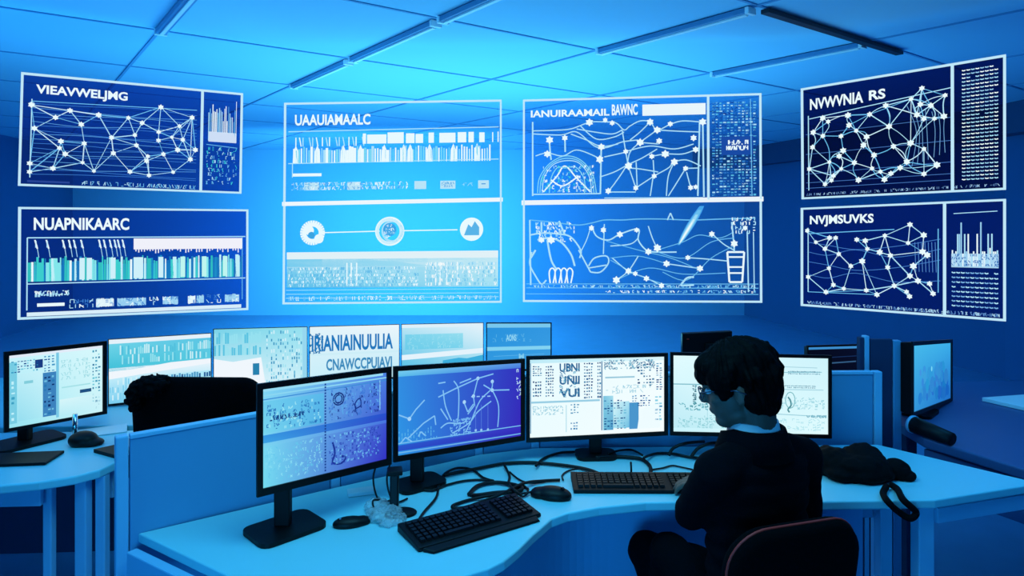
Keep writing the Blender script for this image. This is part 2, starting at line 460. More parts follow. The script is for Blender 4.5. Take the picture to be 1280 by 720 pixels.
def barcode(c, u0, u1, v0, v1, n, cols, wmul=.5):
    for k in range(n):
        u = u0+(u1-u0)*(k+.5)/n
        c.line((u, v0+(v1-v0)*random.uniform(0, .28)), (u, v1), (u1-u0)*c.W/n*wmul*random.choice([.6, 1, 1, 1.8]), random.choice(cols))
# lower left -----------------------------------------------------------------
h = Holo('hologram with a green and white bar chart, below a tilted network graph',
         ((25, 260), (309, 263), (309, 386), (24, 398)), 3.6, 4.08, (158, 192, 232), (26, 82, 180), .13)
c = h.canvas(); c.text('NUAPNIKAARC', .055, .085, .45, .2, WHT); c.build('title_text', M_HOLO, h.t)
c = h.canvas()
c.grad(.035, .52, .97, .67, (20, 90, 190), (30, 150, 225), (40, 185, 220), (25, 150, 205))
c.l = 1
barcode(c, .035, .975, .44, .67, 92, [(60, 205, 205), (130, 230, 235), (190, 240, 250), (25, 120, 190), (50, 190, 190), WHT, (30, 140, 200)], .9)
c.l = 2
for k in range(9):
    u = (.24, .27, .37, .47, .49, .58, .68, .78, .88)[k]; c.rect(u, .46, u+.022, .66, random.choice([(205, 240, 250), (190, 245, 240)]))
c.rect(.47, .28, .975, .385, (240, 241, 250))
for k in range(40): c.line((.48+k*.0125, .38), (.48+k*.0125, .38+random.uniform(.0, .05)), .006, PINK)
for g in (.07, .115, .18, .205, .225, .255, .33, .35, .375, .395, .41, .43): 
    c.line((g-.01, .29), (g, .37), .007, WHT); c.line((g-.006, .3), (g-.006, .36), .006, PALE); c.line((g, .37), (g+.006, .45), .003, PALE)
c.build('bar_chart', M_HOLO, h.t)
c = h.canvas()
for v in (.27, .69): c.line((.03, v), (.99, v-.005), .006, PALE)
c.line((.03, .27), (.03, .93), .006, PALE); c.line((.975, .27), (.975, .9), .004, MID); c.rect(.03, .95, .97, .985, (215, 238, 250))
c.build('inner_border', M_HOLO, h.t)
c = h.canvas()
c.scribble(.06, .755, .2, .8, 1, 14, .006, [WHT, PALE], 1); c.scribble(.06, .77, .2, .82, 1, 12, .006, [PALE], 1, 1)
c.rect(.07, .87, .18, .9, WHT)
for a, b, f in ((.2, .3, 0), (.31, .385, 1), (.4, .525, 2), (.54, .585, 0), (.6, .67, 2), (.715, .75, 1), (.755, .79, 2), (.8, .87, 0), (.89, .96, 2)):
    if f: c.rect(a, .85, b, .92, (150, 205, 240) if f == 2 else (225, 244, 252))
    c.l = 1; c.scribble(a, .84, b, .93, 2, max(3, int((b-a)*60)), .005, [PALE, WHT, (60, 130, 210)], .95); c.l = 0
c.build('caption_marks', M_HOLO, h.t)

# centre left ------------------------------------------------------------------
h = Holo('hologram with three linked round icons across its middle, left of centre',
         ((357, 130), (626, 126), (626, 377), (355, 379)), 4.4, 4.4, (243, 249, 253), (60, 150, 225), .07)
k4 = lambda x, y, oy: h.uvp(330+x/4, oy+y/4)
h.bars('divider', [(0, .502, 1, .492)], .026, (238, 247, 253))
c = h.canvas(); c.text('UAAUIAMAALC', .045, .055, .395, .11, WHT); c.build('title_text', M_HOLO, h.t)
c = h.canvas()
for v0 in (.135, .295): c.line((.015, v0+.005), (.99, v0-.005), .006, PALE)
u = .05
for wd in 'IL NI ILA FIII': pass
for k in range(16):
    u = .05+k*.0165+(k//3)*.012
    c.line((u, .17), (u+.008*(k % 2), .215), .007, random.choice([WHT, PALE]))
for a, b in ((.36, .375), (.38, .47), (.475, .55), (.56, .6), (.605, .64), (.665, .69), (.715, .79), (.8, .84), (.85, .875), (.9, .925), (.96, .965), (.985, .99)):
    c.rect(a, .15+random.uniform(0, .01), b, .205, WHT)
barcode(c, .035, .955, .215, .298, 78, [WHT, PALE, (120, 215, 245), WHT], .55)
for u in (.05, .15, .27, .35, .46, .55, .58, .67, .78, .89): c.poly([(u-.014, .298), (u+.014, .298), (u+.012, .24), (u, .21), (u-.012, .24)], WHT)
c.rect(.035, .35, .17, .365, WHT); c.line((.035, .3), (.035, .37), .006, PALE)
c.build('bar_chart', M_HOLO, h.t)
c = h.canvas()
c.scribble(.03, .395, .57, .435, 2, 60, .006, [PALE, WHT, MID], .85)
for a, b in ((.09, .16), (.29, .35), (.6, .655), (.72, .79), (.895, .945)): c.rect(a, .395, b, .435, (185, 228, 248))
c.l = 1
c.rect(.91, .41, .93, .415, (70, 150, 220)); c.scribble(.725, .4, .785, .43, 2, 8, .005, [(90, 170, 230)], .9); c.scribble(.82, .405, .87, .425, 1, 4, .004, [PALE], 1)
c.scribble(.03, .395, .57, .435, 2, 44, .004, [(60, 150, 220)], .3)
c.build('caption_marks', M_HOLO, h.t)
c = h.canvas()
cy = .648
c.line((.17, cy), (.44, cy-.005), .007, WHT); c.line((.54, cy-.006), (.8, cy-.008), .007, WHT)
c.ring((.13, cy), .06, .04, WHT, 28); c.disc((.115, cy-.012), .03, WHT, 20); c.disc((.16, cy+.03), .03, WHT, 16)
c.ring((.487, cy-.004), .088, .012, WHT, 28); c.ring((.5, cy-.004), .065, .014, PALE, 28); c.ring((.485, cy-.004), .076, .02, (205, 240, 252), 28)
c.disc((.865, cy-.01), .075, WHT, 28)
c.l = 1; c.disc((.125, cy+.012), .022, (60, 165, 225), 16); c.disc((.487, cy-.012), .043, (60, 165, 230), 20)
c.poly([(.83, cy+.02), (.9, cy+.02), (.9, cy-.02), (.88, cy-.05), (.865, cy-.02), (.85, cy-.035)], (90, 180, 232))
c.scribble(.46, cy-.04, .51, cy+.03, 4, 5, .006, [PALE, WHT], .6)
c.build('icon', M_HOLO, h.t)
c = h.canvas()
c.grad(.012, .765, .988, .925, (214, 240, 248), (205, 236, 246), (150, 220, 240), (70, 175, 230))
c.grad(.012, .775, .988, .92, (120, 205, 238), (190, 232, 245), (170, 228, 244), (100, 195, 235))
c.l = 1; c.rect(.012, .745, .988, .78, (225, 241, 247))
c.scribble(.02, .82, .62, .92, 6, 90, .0055, [WHT, (160, 225, 245), (95, 185, 232), PALE], .8)
c.scribble(.65, .8, .98, .92, 6, 50, .0055, [(245, 250, 252), (120, 200, 238), PALE], .8)
for u in (.29, .31, .335, .7, .72, .75, .8): c.line((u, .8), (u, .915), .008, WHT)
c.build('data_strip', M_HOLO, h.t)
c = h.canvas()
for v in (.935, .955, .975): c.line((.01, v), (.99, v), .005, (150, 220, 246))
c.scribble(.02, .965, .98, .99, 1, 110, .005, [PALE, WHT, MID], .85)
c.build('status_line', M_HOLO, h.t)

# centre right ----------------------------------------------------------------
h = Holo('tall hologram with two network graphs one above the other, right of centre',
         ((655, 126), (950, 118), (951, 377), (655, 376)), 4.4, 4.25, (222, 236, 250), (40, 120, 215), .1)
h.bars('divider', [(0, .51, 1, .505)], .03, (236, 245, 252))
h.bars('divider', [(.785, .01, .785, .5)], .0135)
c = h.canvas(); c.text('IANUIRAAMAIL', .03, .05, .37, .085, WHT); c.text('BAWNC', .38, .03, .49, .085, WHT)
c.rect(.51, .035, .775, .09, (232, 246, 252)); c.build('title_text', M_HOLO, h.t)
up = lambda L: h.conv(L, 640, 90, 4); lo = lambda L: h.conv(L, 640, 240, 4)
nodes = up([(395,252),(475,240),(510,255),(700,250),(735,290),(800,260),(745,345),(915,330),(925,388),(578,398),(650,352),(775,410),(708,422),
            (592,470),(720,520),(875,482),(490,595),(628,580),(900,578),(925,575),(447,437),(455,375),(192,340),(270,330),(820,450),(180,410),(960,250)])
c = h.canvas()
def cur(L, w=.007, col=PALE, conv=up): c.path(conv(L), w, col, smooth=6)
cur([(105,295),(200,292),(300,285),(395,252),(475,250),(530,255),(570,290),(600,270),(650,245),(700,250),(735,290),(800,262),(860,245),(950,250)])
cur([(105,310),(250,315),(330,300),(420,370),(480,378),(560,350),(640,340)]); cur([(300,310),(380,340),(455,372),(540,360)])
cur([(330,285),(420,300),(510,310),(560,290)]); cur([(350,270),(430,335),(520,325),(570,300)])
cur([(120,420),(180,405),(260,420),(330,390),(420,420),(447,440)]); cur([(560,290),(578,398),(592,470),(615,540),(628,580)])
cur([(735,290),(650,352),(600,400),(580,470),(520,560),(490,595)]); cur([(447,525),(520,500),(592,462),(660,430),(735,385)])
cur([(628,580),(720,520),(790,480),(820,450),(880,440),(950,470)]); cur([(592,480),(650,485),(740,500)])
cur([(708,422),(775,410),(860,410),(925,388)]); cur([(470,425),(560,405),(578,398),(700,370),(820,385),(915,360)])
cur([(735,290),(820,295),(940,300)]); cur([(790,620),(840,540),(875,482)]); cur([(780,620),(790,520),(820,450)]); cur([(700,620),(715,520)]); cur([(715,440),(720,520)])
cur([(630,450),(635,575)]); cur([(875,482),(940,480)]); cur([(490,600),(628,600)]); cur([(880,500),(900,578)])
cur([(650,352),(740,360)]); cur([(700,250),(650,300),(600,340)])
for a, b in (((105, 250), (105, 620)), ((455, 375), (450, 610)), ((945, 250), (935, 620)), ((960, 240), (965, 625))): cur([a, b], .01)
cur([(105,612),(450,608)], .008); cur([(470,630),(960,628)], .006)
for rr in (0, 12, 24, 60): cur([(130+rr,605),(140+rr,530),(190+rr*.7,460+rr*.3),(270,420+rr),(350-rr*.4,440+rr*.6),(410-rr*.7,510+rr*.4),(430-rr,605)], .006, random.choice([PALE, (130,215,245)]))
cur([(190,330),(195,400),(200,440)], .01); cur([(270,320),(272,400)], .01)
c.scribble(*up([(150, 470)])[0], *up([(420, 600)])[0], 8, 20, .006, [PALE, MID, TEAL, WHT], .6)
cur([(160,600),(230,520),(270,470),(330,530),(400,600)], .009, WHT); cur([(200,540),(260,570),(340,520)], .009, WHT)
c.l = 1
for p in nodes: c.disc(p, random.uniform(.013, .022), WHT, 12, True)
c.build('network_graph', M_HOLO, h.t)
c = h.canvas()
c.scribble(.8, .03, .985, .49, 34, 12, .006, [MID, PALE, (90, 190, 230), (50, 130, 210)], .8, 1)
c.scribble(.8, .03, .985, .49, 34, 12, .005, [(20, 60, 150), (15, 80, 170)], .7)
c.l = 1; c.rect(.84, .2, .97, .29, (25, 75, 165)); c.l = 2; c.scribble(.86, .215, .95, .27, 2, 9, .009, [WHT], 1)
c.line((.96, .02), (.965, .49), .005, MID)
c.build('data_table', M_HOLO, h.t)
# lower graph
c = h.canvas()
def cur2(L, w=.007, col=PALE): c.path(lo(L), w, col, smooth=6)
cur2([(90,140),(200,150),(330,165),(405,155),(470,140),(560,140),(640,135),(760,135),(900,140),(1050,135),(1215,130)], .007, MID)
cur2([(405,165),(430,220),(490,240),(550,210),(640,185),(640,240),(680,290),(730,300),(830,300)], .009)
cur2([(690,170),(710,230),(735,285)]); cur2([(640,230),(600,260),(500,270)]); cur2([(640,320),(590,395),(530,440)]); cur2([(510,330),(590,395),(680,430),(755,468)])
cur2([(735,290),(860,250),(940,215),(1040,230),(1110,200)], .005, MID); cur2([(735,300),(870,330),(1000,250),(1110,230)], .005, MID)
cur2([(780,358),(860,370),(945,382)], .007); cur2([(885,328),(980,335),(1080,345)]); cur2([(1005,210),(1060,260),(1110,290)]); cur2([(500,330),(640,320),(780,358)], .005, MID)
cur2([(500,340),(650,420),(800,470)], .005, MID); cur2([(480,245),(640,290),(800,330),(945,390)], .005, MID); cur2([(530,440),(690,380),(860,410),(1070,405)], .005, MID)
cur2([(760,400),(880,440),(1000,330),(1110,270)], .005, MID); cur2([(470,160),(465,310)]); cur2([(390,370),(420,330),(480,320),(490,355),(450,400),(400,400)], .009)
cur2([(390,380),(480,365)], .008); cur2([(350,300),(380,240),(400,180)], .006); cur2([(340,290),(400,400)], .009)
cur2([(90,140),(95,465)], .01); cur2([(90,215),(160,205),(240,210),(300,225),(350,290),(345,330)], .01); cur2([(130,240),(190,230),(250,250),(300,310),(320,370)], .012)
cur2([(180,240),(200,340),(230,390)], .012); cur2([(150,150),(150,200)], .012); cur2([(240,145),(270,215)], .012); cur2([(100,300),(90,360),(120,420),(150,460),(175,440)], .01)
cur2([(120,290),(95,330)], .012)
for x in (195, 225, 255, 285): c.path(lo([(x,455),(x-5,400),(x+10,380),(x+25,400),(x+15,455)]), .009, WHT, 4)
c.scribble(*lo([(120,150)])[0], *lo([(320,250)])[0], 5, 14, .008, [WHT, PALE], .6)
c.scribble(*lo([(1090,125)])[0], *lo([(1215,210)])[0], 4, 9, .008, [WHT, PALE], .7)
c.path(lo([(1078,300),(1160,300),(1150,450),(1088,450),(1078,300)]), .012, WHT)
for y in (325, 375, 405): c.path(lo([(1085,y),(1155,y)]), .01, WHT)
cur2([(1100,150),(1110,260),(1112,300)], .009); cur2([(1175,200),(1180,500)], .008); cur2([(1205,200),(1208,500)], .006); cur2([(850,465),(880,430),(915,425)], .012); cur2([(850,468),(915,465)], .01)
c.path(lo([(785,140),(800,105),(815,140)]), .008, PALE)
c.l = 1
for x, y in ((465,190),(548,212),(632,190),(690,298),(735,280),(780,358),(885,328),(945,382),(1003,210),(1112,258),(590,395),(680,432),(625,408),(755,468),(1165,180),(405,180),(530,440),(150,240),(200,240)):
    c.disc(lo([(x, y)])[0], random.uniform(.014, .022), WHT, 12, True)
c.build('network_graph', M_HOLO, h.t)
c = h.canvas()   # diagonal glare on the display, painted as nested pale shapes
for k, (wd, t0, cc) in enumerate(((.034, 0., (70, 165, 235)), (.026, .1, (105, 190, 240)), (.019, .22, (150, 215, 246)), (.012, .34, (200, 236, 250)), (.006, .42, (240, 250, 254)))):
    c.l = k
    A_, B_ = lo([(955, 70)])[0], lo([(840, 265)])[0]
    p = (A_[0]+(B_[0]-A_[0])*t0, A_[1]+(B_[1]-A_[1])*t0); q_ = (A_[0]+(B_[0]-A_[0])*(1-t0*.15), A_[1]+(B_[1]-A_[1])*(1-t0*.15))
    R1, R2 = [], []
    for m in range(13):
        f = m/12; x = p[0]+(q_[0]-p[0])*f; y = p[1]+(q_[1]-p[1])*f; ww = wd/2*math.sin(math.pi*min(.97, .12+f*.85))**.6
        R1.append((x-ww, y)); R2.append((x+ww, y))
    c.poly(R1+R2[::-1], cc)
c.build('painted_glare', M_HOLO, h.t)
c = h.canvas()
for v in (.915, .935, .965): c.line((.01, v), (.99, v), .005, MID)
c.scribble(.02, .92, .98, .935, 1, 90, .006, [MID, PALE], .7); c.scribble(.35, .945, .98, .96, 1, 60, .006, [PALE, WHT, MID], .7)
c.build('status_line', M_HOLO, h.t)

# upper right -----------------------------------------------------------------
h = Holo('tilted hologram with a dense network graph beside a patterned strip at upper right',
         ((1003, 112), (1256, 70), (1256, 236), (1004, 248)), 4.25, 3.55, (100, 135, 185), (14, 40, 95), .16)
h.bars('divider', [(.775, .01, .775, .99)], .0135)
c = h.canvas(); c.text('NVWVNIA', .045, .1, .34, .2, WHT); c.text('RS', .37, .105, .455, .19, WHT); c.build('title_text', M_HOLO, h.t)
nodes = h.conv([(732,212),(685,260),(770,290),(725,285),(710,332),(740,350),(785,350),(825,340),(495,330),(570,290),(262,350),(290,365),(390,335),(395,380),
 (212,415),(262,430),(355,430),(430,405),(480,432),(585,385),(208,482),(465,470),(605,475),(682,460),(740,487),(365,495),(345,520),(295,548),(515,515),
 (420,550),(665,545),(505,575),(545,590),(593,598),(635,572),(740,600),(795,560),(190,580),(315,610),(305,630),(272,648),(440,628),(563,625),(355,578),(830,245)], 960, 50, 3.6)
h.graph(nodes, 4, w=.005, r=.0145, wob=.02, extra=[(0,44),(0,1),(1,23),(0,3),(0,4),(0,2),(19,9),(8,9),(19,23),(20,27),(30,23),(30,22),(14,20),(1,8),(30,35),(24,35),(19,22),(36,35),(1,19),(6,23),(15,27),(26,29)])
c = h.canvas()
c.line((.04, .28), (.77, .18), .005, PALE); c.line((.035, .25), (.035, .93), .006, PALE)
for v in (.42, .6, .78, .86, .91): c.line((.02, v), (.77, v+random.uniform(-.02, .02)), .003, (70, 120, 190))
for k in range(7): c.path([(.56+.03*k, .27+.02*k), (.6+.022*k+random.uniform(-.01, .01), .5), (.585+.026*k, .78-.015*k)], .0028, (110, 165, 215), 6)
c.scribble(.02, .955, .98, .98, 1, 90, .004, [(150, 190, 225), (90, 130, 180)], .8)
c.build('grid_lines', M_HOLO, h.t)
c = h.canvas()
c.scribble(.815, .05, .975, .93, 30, 8, .0055, [PALE, WHT, (150, 205, 240)], .97, 3)
c.build('data_table', M_HOLO, h.t)

# lower right -----------------------------------------------------------------
h = Holo('hologram with a sparse network graph and spiky chart, below the dense graph',
         ((1003, 261), (1256, 250), (1256, 400), (1003, 381)), 4.25, 3.55, (125, 162, 215), (18, 62, 150), .14)
h.bars('divider', [(.74, .01, .74, .99)], .0135)
c = h.canvas(); c.text('NVJMSUVKS', .045, .075, .395, .19, WHT); c.build('title_text', M_HOLO, h.t)
nodes = h.conv([(680,182),(567,232),(740,230),(672,265),(298,242),(330,242),(434,250),(475,255),(228,262),(275,292),(345,315),(543,307),(592,322),(460,348),
 (580,376),(295,380),(405,370),(735,305),(755,320),(695,370),(680,415),(610,460),(715,437),(765,450),(318,455),(370,472),(280,487),(480,480),(530,500),
 (665,487),(678,508),(780,495),(182,210),(187,418),(485,292)], 960, 230, 3.6)
h.graph(nodes, 2, w=.005, r=.0145, extra=[(0,1),(0,2),(0,3),(1,12),(1,3),(13,27),(13,16),(16,25),(16,10),(10,9),(15,24),(9,15),(24,25),(21,14),(21,27),(21,20),(21,22),(12,17),(11,12),(13,28),(26,27),(28,21),(7,34),(34,13),(34,11),(32,8),(12,20),(19,18)])
c = h.canvas()
c.line((.04, .26), (.5, .23), .005, MID); c.line((.035, .2), (.035, .86), .006, PALE); c.line((.035, .86), (.4, .85), .004, MID); c.line((.71, .23), (.71, .8), .005, MID)
for k in range(7): c.line((.6+.016*k, .35), (.605+.016*k, .62), .0025, (90, 150, 220))
for v in (.35, .45, .55, .68): c.path([(.04, v), (.15, v+.03), (.3, v+random.uniform(-.05, .1)), (.5, v+.04), (.72, v+random.uniform(-.05, .05))], .003, (70, 130, 205), 6)
c.scribble(.02, .95, .98, .985, 1, 90, .005, [(160, 205, 235), (90, 140, 200)], .85)
c.build('grid_lines', M_HOLO, h.t)
c = h.canvas()
for k in range(26):
    u = .775+k*.0078; c.line((u, random.choice([.18, .28, .4, .42, .43, .45])), (u, .56), .0065, random.choice([PALE, WHT, (150, 205, 240)]))
c.rect(.77, .45, .975, .57, (165, 210, 240)); c.line((.78, .1), (.97, .09), .004, PALE)
c.l = 1; c.scribble(.77, .45, .975, .56, 4, 22, .004, [(50, 110, 190)], .6)
c.scribble(.77, .6, .975, .93, 8, 10, .006, [PALE, (120, 180, 230)], .95, 3)
c.build('side_chart', M_HOLO, h.t)

# ------------------------------------------------------------------ desks
DZ = .75
# curved front workstation
front_pts = [(-1.06, 1.93), (-.58, 2.26), (-.12, 2.57), (.1, 2.64), (1.44, 2.68), (1.78, 2.29), (1.34, 2.155), (.9, 2.14), (.62, 2.145),
             (.42, 2.135), (.27, 2.1), (.17, 2.06), (.118, 2.02), (.06, 1.92), (.02, 1.84), (-.02, 1.775), (-.06, 1.735), (-.12, 1.70), (-.39, 1.49)]
front_pts = front_pts[::-1]
t = thing('workstation_desk', 'large curved white desk carrying four monitors in front of the seated person', 'desk', (.3, 2.2, 0))
obj('tabletop', prism_bm(front_pts, DZ-.028, DZ, .005), M_DESK, t)
def leg(x, y, w=.045, z1=DZ-.03, rz=0, parent=None, m=M_METAL):
    obj('leg', box_bm((x, y, z1/2), (w, w, z1), rz, .004), m, parent)
leg(1.33, 2.205, .05, parent=t); leg(1.42, 2.6, .045, parent=t); leg(-.42, 1.56, .05, rz=.68, parent=t); leg(.05, 2.55, .045, parent=t)
bm = bmesh.new()
add_beam(bm, (-1.06, 1.895, .685), (-.44, 1.5, .685), .03, .07); bevel(bm, .004); obj('side_rail', bm, M_METAL, t)
bm = bmesh.new(); add_beam(bm, (-1.0, 1.90, .65), (-.46, 1.53, .65), .015, .0); bm.free()
bm = bmesh.new(); add_beam(bm, (1.36, 2.185, .69), (1.72, 2.29, .69), .02, .05); bevel(bm, .003); obj('side_rail', bm, M_METAL, t)
# curved modesty panel under the top
mp = spline([(-.05, 1.95, 0), (.02, 2.1, 0), (.2, 2.36, 0), (.45, 2.45, 0), (.85, 2.5, 0), (1.3, 2.52, 0)], 8)
bm = bmesh.new()
for a, b in zip(mp, mp[1:]):
    d = (b-a).normalized(); n = Vector((-d.y, d.x, 0))*.018
    add_hexa(bm, [(a.x, a.y, .12), (b.x, b.y, .12), (b.x+n.x, b.y+n.y, .12), (a.x+n.x, a.y+n.y, .12)],
             [(a.x, a.y, .72), (b.x, b.y, .72), (b.x+n.x, b.y+n.y, .72), (a.x+n.x, a.y+n.y, .72)])
bmesh.ops.remove_doubles(bm, verts=bm.verts, dist=1e-4); bmesh.ops.recalc_face_normals(bm, faces=bm.faces)
obj('modesty_panel', bm, mat('modesty_sheet', (120, 180, 225), .3, var=.03, spec=.5), t)

# screens standing behind the front desk
div = [(-1.1, 1.915), (-.60, 2.295), (-.13, 2.615), (.09, 2.675), (1.455, 2.715)]
zt = 1.02
t = thing('desk_divider', 'pale grey divider running round the back edge of the curved front desk', 'divider', (0, 2.6, 0))
dirs = [Vector((b[0]-a[0], b[1]-a[1], 0)).normalized() for a, b in zip(div, div[1:])]
for a, b, d in zip(div, div[1:], dirs):
    bm = bmesh.new(); add_beam(bm, Vector((*a, (.45+zt)/2))+d*.02, Vector((*b, (.45+zt)/2))-d*.02, .022, zt-.45); bevel(bm, .003); obj('panel', bm, M_PANEL, t)
    bm = bmesh.new(); add_beam(bm, Vector((*a, zt+.006))+d*.02, Vector((*b, zt+.006))-d*.02, .028, .012); bevel(bm, .002); obj('top_rail', bm, M_METAL, t)
for i, p in enumerate(div):
    obj('post', box_bm((p[0], p[1], (zt+.012)/2), (.032, .032, zt+.012), math.atan2(dirs[min(i, 3)].y, dirs[min(i, 3)].x), .004), M_METAL, t)

# left desk
lp = [(-3.3, 2.2), (-1.71, 2.27), (-1.6, 2.30), (-1.51, 2.35), (-1.46, 2.41), (-1.445, 2.5), (-1.47, 2.6), (-1.52, 2.72), (-1.55, 2.86), (-3.3, 2.75)]
t = thing('rounded_desk', 'white desk with a rounded front corner carrying the far left monitor', 'desk', (-2.2, 2.5, 0))
obj('tabletop', prism_bm(lp, DZ-.03, DZ, .006), M_DESK, t)
bm = bmesh.new(); add_beam(bm, (-3.2, 2.26, .685), (-1.62, 2.345, .685), .02, .065); bevel(bm, .003); obj('front_rail', bm, M_METAL, t)
for (x, y, w) in ((-1.625, 2.39, .03), (-1.525, 2.42, .04), (-1.475, 2.45, .035), (-3.1, 2.35, .04)): leg(x, y, w, parent=t)
obj('bracket', box_bm((-1.50, 2.56, .66), (.03, .06, .12), 0, .003), M_METAL, t)
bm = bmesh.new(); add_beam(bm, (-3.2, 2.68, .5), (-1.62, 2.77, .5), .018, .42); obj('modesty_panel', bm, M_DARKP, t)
# rear desk
rp = [(-3.3, 2.84), (-1.56, 2.93), (-1.5, 2.98), (-1.3, 3.13), (.45, 3.42), (.45, 4.05), (-3.3, 3.75)]
t = thing('long_desk', 'long pale desk behind the front row, carrying the back row of monitors', 'desk', (-1, 3.4, 0))
obj('tabletop', prism_bm(rp, DZ-.03, DZ, .005), M_DESK, t)
for (x, y) in ((-1.3, 3.25), (.38, 3.5), (.38, 3.95), (-1.4, 3.8), (-3.2, 3.6)): leg(x, y, .045, parent=t)
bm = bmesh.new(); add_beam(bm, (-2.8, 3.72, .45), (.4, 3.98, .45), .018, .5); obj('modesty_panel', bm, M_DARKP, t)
# right desk
qp = [(1.86, 2.33), (1.67, 2.76), (1.675, 2.9), (1.69, 3.05), (1.70, 3.65), (4.3, 3.85), (4.3, 2.33)]
t = thing('dark_desk', 'dark desk beyond the right end of the white curved desk', 'desk', (2.8, 3, 0))
obj('tabletop', prism_bm(qp, DZ-.04, DZ, .008), M_DARKDESK, t)
bm = bmesh.new(); add_beam(bm, (1.89, 2.37, .62), (1.69, 2.78, .62), .02, .16); bevel(bm, .003); obj('side_rail', bm, M_DARKDESK, t)
for (x, y) in ((1.95, 2.42), (1.74, 2.98), (1.76, 3.55), (4.15, 2.5), (4.15, 3.7)): leg(x, y, .045, z1=DZ-.045, parent=t, m=M_DARKP)

# ------------------------------------------------------------------ monitors
def monitor(name, label, px, Ys, draw, group=None, bez=.014, chin=.018, stand=None, neck_w=.045, th=.03, base=(.24, .18), rz_extra=0):
    """px: (xl, ytl, ybl, xr, ytr, ybr) outer corners; Ys: distances of the left and right edge"""
    xl, ytl, ybl, xr, ytr, ybr = px
    TL, TR, BR, BL = PX(xl, ytl, Ys[0]), PX(xr, ytr, Ys[1]), PX(xr, ybr, Ys[1]), PX(xl, ybl, Ys[0])
    d = (TR-TL); d.z = 0; d.normalize(); n = Vector((d.y, -d.x, 0))
    e = d*.002
    TL += e; BL += e; TR -= e; BR -= e
    if stand is None: sp = (BL+BR)/2; sp.z = DZ
    else: sp = Vector((stand[0], stand[1], DZ))
    t = thing(name, label, 'monitor', sp, group)
    Wd = (TR-TL).length; Hh = (TL-BL).length
    def at(u, v, k=0.): return TL.lerp(TR, u).lerp(BL.lerp(BR, u), v)+n*k
    bu, bv, cv = bez/Wd, bez/Hh, chin/Hh
    # housing
    bm = bmesh.new(); add_hexa(bm, [at(.01, .99, -.004), at(.99, .99, -.004), at(.97, .97, -th), at(.03, .97, -th)], [at(.01, .01, -.004), at(.99, .01, -.004), at(.97, .03, -th), at(.03, .03, -th)])
    bevel(bm, .003); obj('housing', bm, M_BLACK, t)
    # bezel ring
    bm = bmesh.new()
    O = [(0, 0), (1, 0), (1, 1), (0, 1)]; I = [(bu, bv), (1-bu, bv), (1-bu, 1-cv), (bu, 1-cv)]
    vo = [bm.verts.new(at(*p, .004)) for p in O]; vi = [bm.verts.new(at(*p, .003)) for p in I]
    wo = [bm.verts.new(at(*p, -.004)) for p in O]; wi = [bm.verts.new(at(*p, -.0035)) for p in I]
    for i in range(4):
        j = (i+1) % 4
        bm.faces.new((vo[i], vo[j], vi[j], vi[i])); bm.faces.new((vo[i], vo[j], wo[j], wo[i])); bm.faces.new((vi[i], vi[j], wi[j], wi[i])); bm.faces.new((wo[i], wo[j], wi[j], wi[i]))
    bmesh.ops.recalc_face_normals(bm, faces=bm.faces)
    obj('bezel', bm, M_BLACK2, t)
    # screen
    q = [at(*p) for p in I]
    c = Canvas(q, n, -.002); draw(c); c.build('screen', M_SCREEN, t)
    # stand
    mid = at(.5, .75, -th); nx = Vector((sp.x, sp.y, 0))
    foot = nx+Vector((0, 0, DZ+.008)); zb = at(.5, 1).z
    ang = math.atan2(d.y, d.x)
    # centre of stand projected on the panel plane
    uu = max(.15, min(.85, (nx-Vector((TL.x, TL.y, 0))).dot(d)/Wd))
    hinge = at(uu, .8, -th-.018)
    pl = [hinge, hinge+Vector((0, 0, -.04)), Vector((foot.x, foot.y, DZ+.012))]
    bm = bmesh.new()
    back = Vector((hinge.x, hinge.y, 0))
    add_beam(bm, Vector((back.x, back.y, DZ+.012)), Vector((back.x, back.y, hinge.z+.04)), neck_w, .03)
    bevel(bm, .004)
    obj('stand_neck', bm, M_BLACK, t)
    bc = Vector((back.x, back.y, 0))+n*(base[1]*.08)
    bm = bmesh.new(); add_box(bm, (bc.x, bc.y, DZ+.007), (base[0], base[1], .012), ang)
    es = [e for e in bm.edges if abs(e.verts[0].co.z-e.verts[1].co.z) > 1e-4]
    bmesh.ops.bevel(bm, geom=es, offset=.03, segments=4, affect='EDGES', clamp_overlap=True, profile=.5)
    obj('stand_base', bm, M_BLACK, t)
    t.location = (bc.x, bc.y, DZ)
    for ch in t.children: ch.matrix_parent_inverse = Matrix.Translation(-Vector(t.location))
    return t

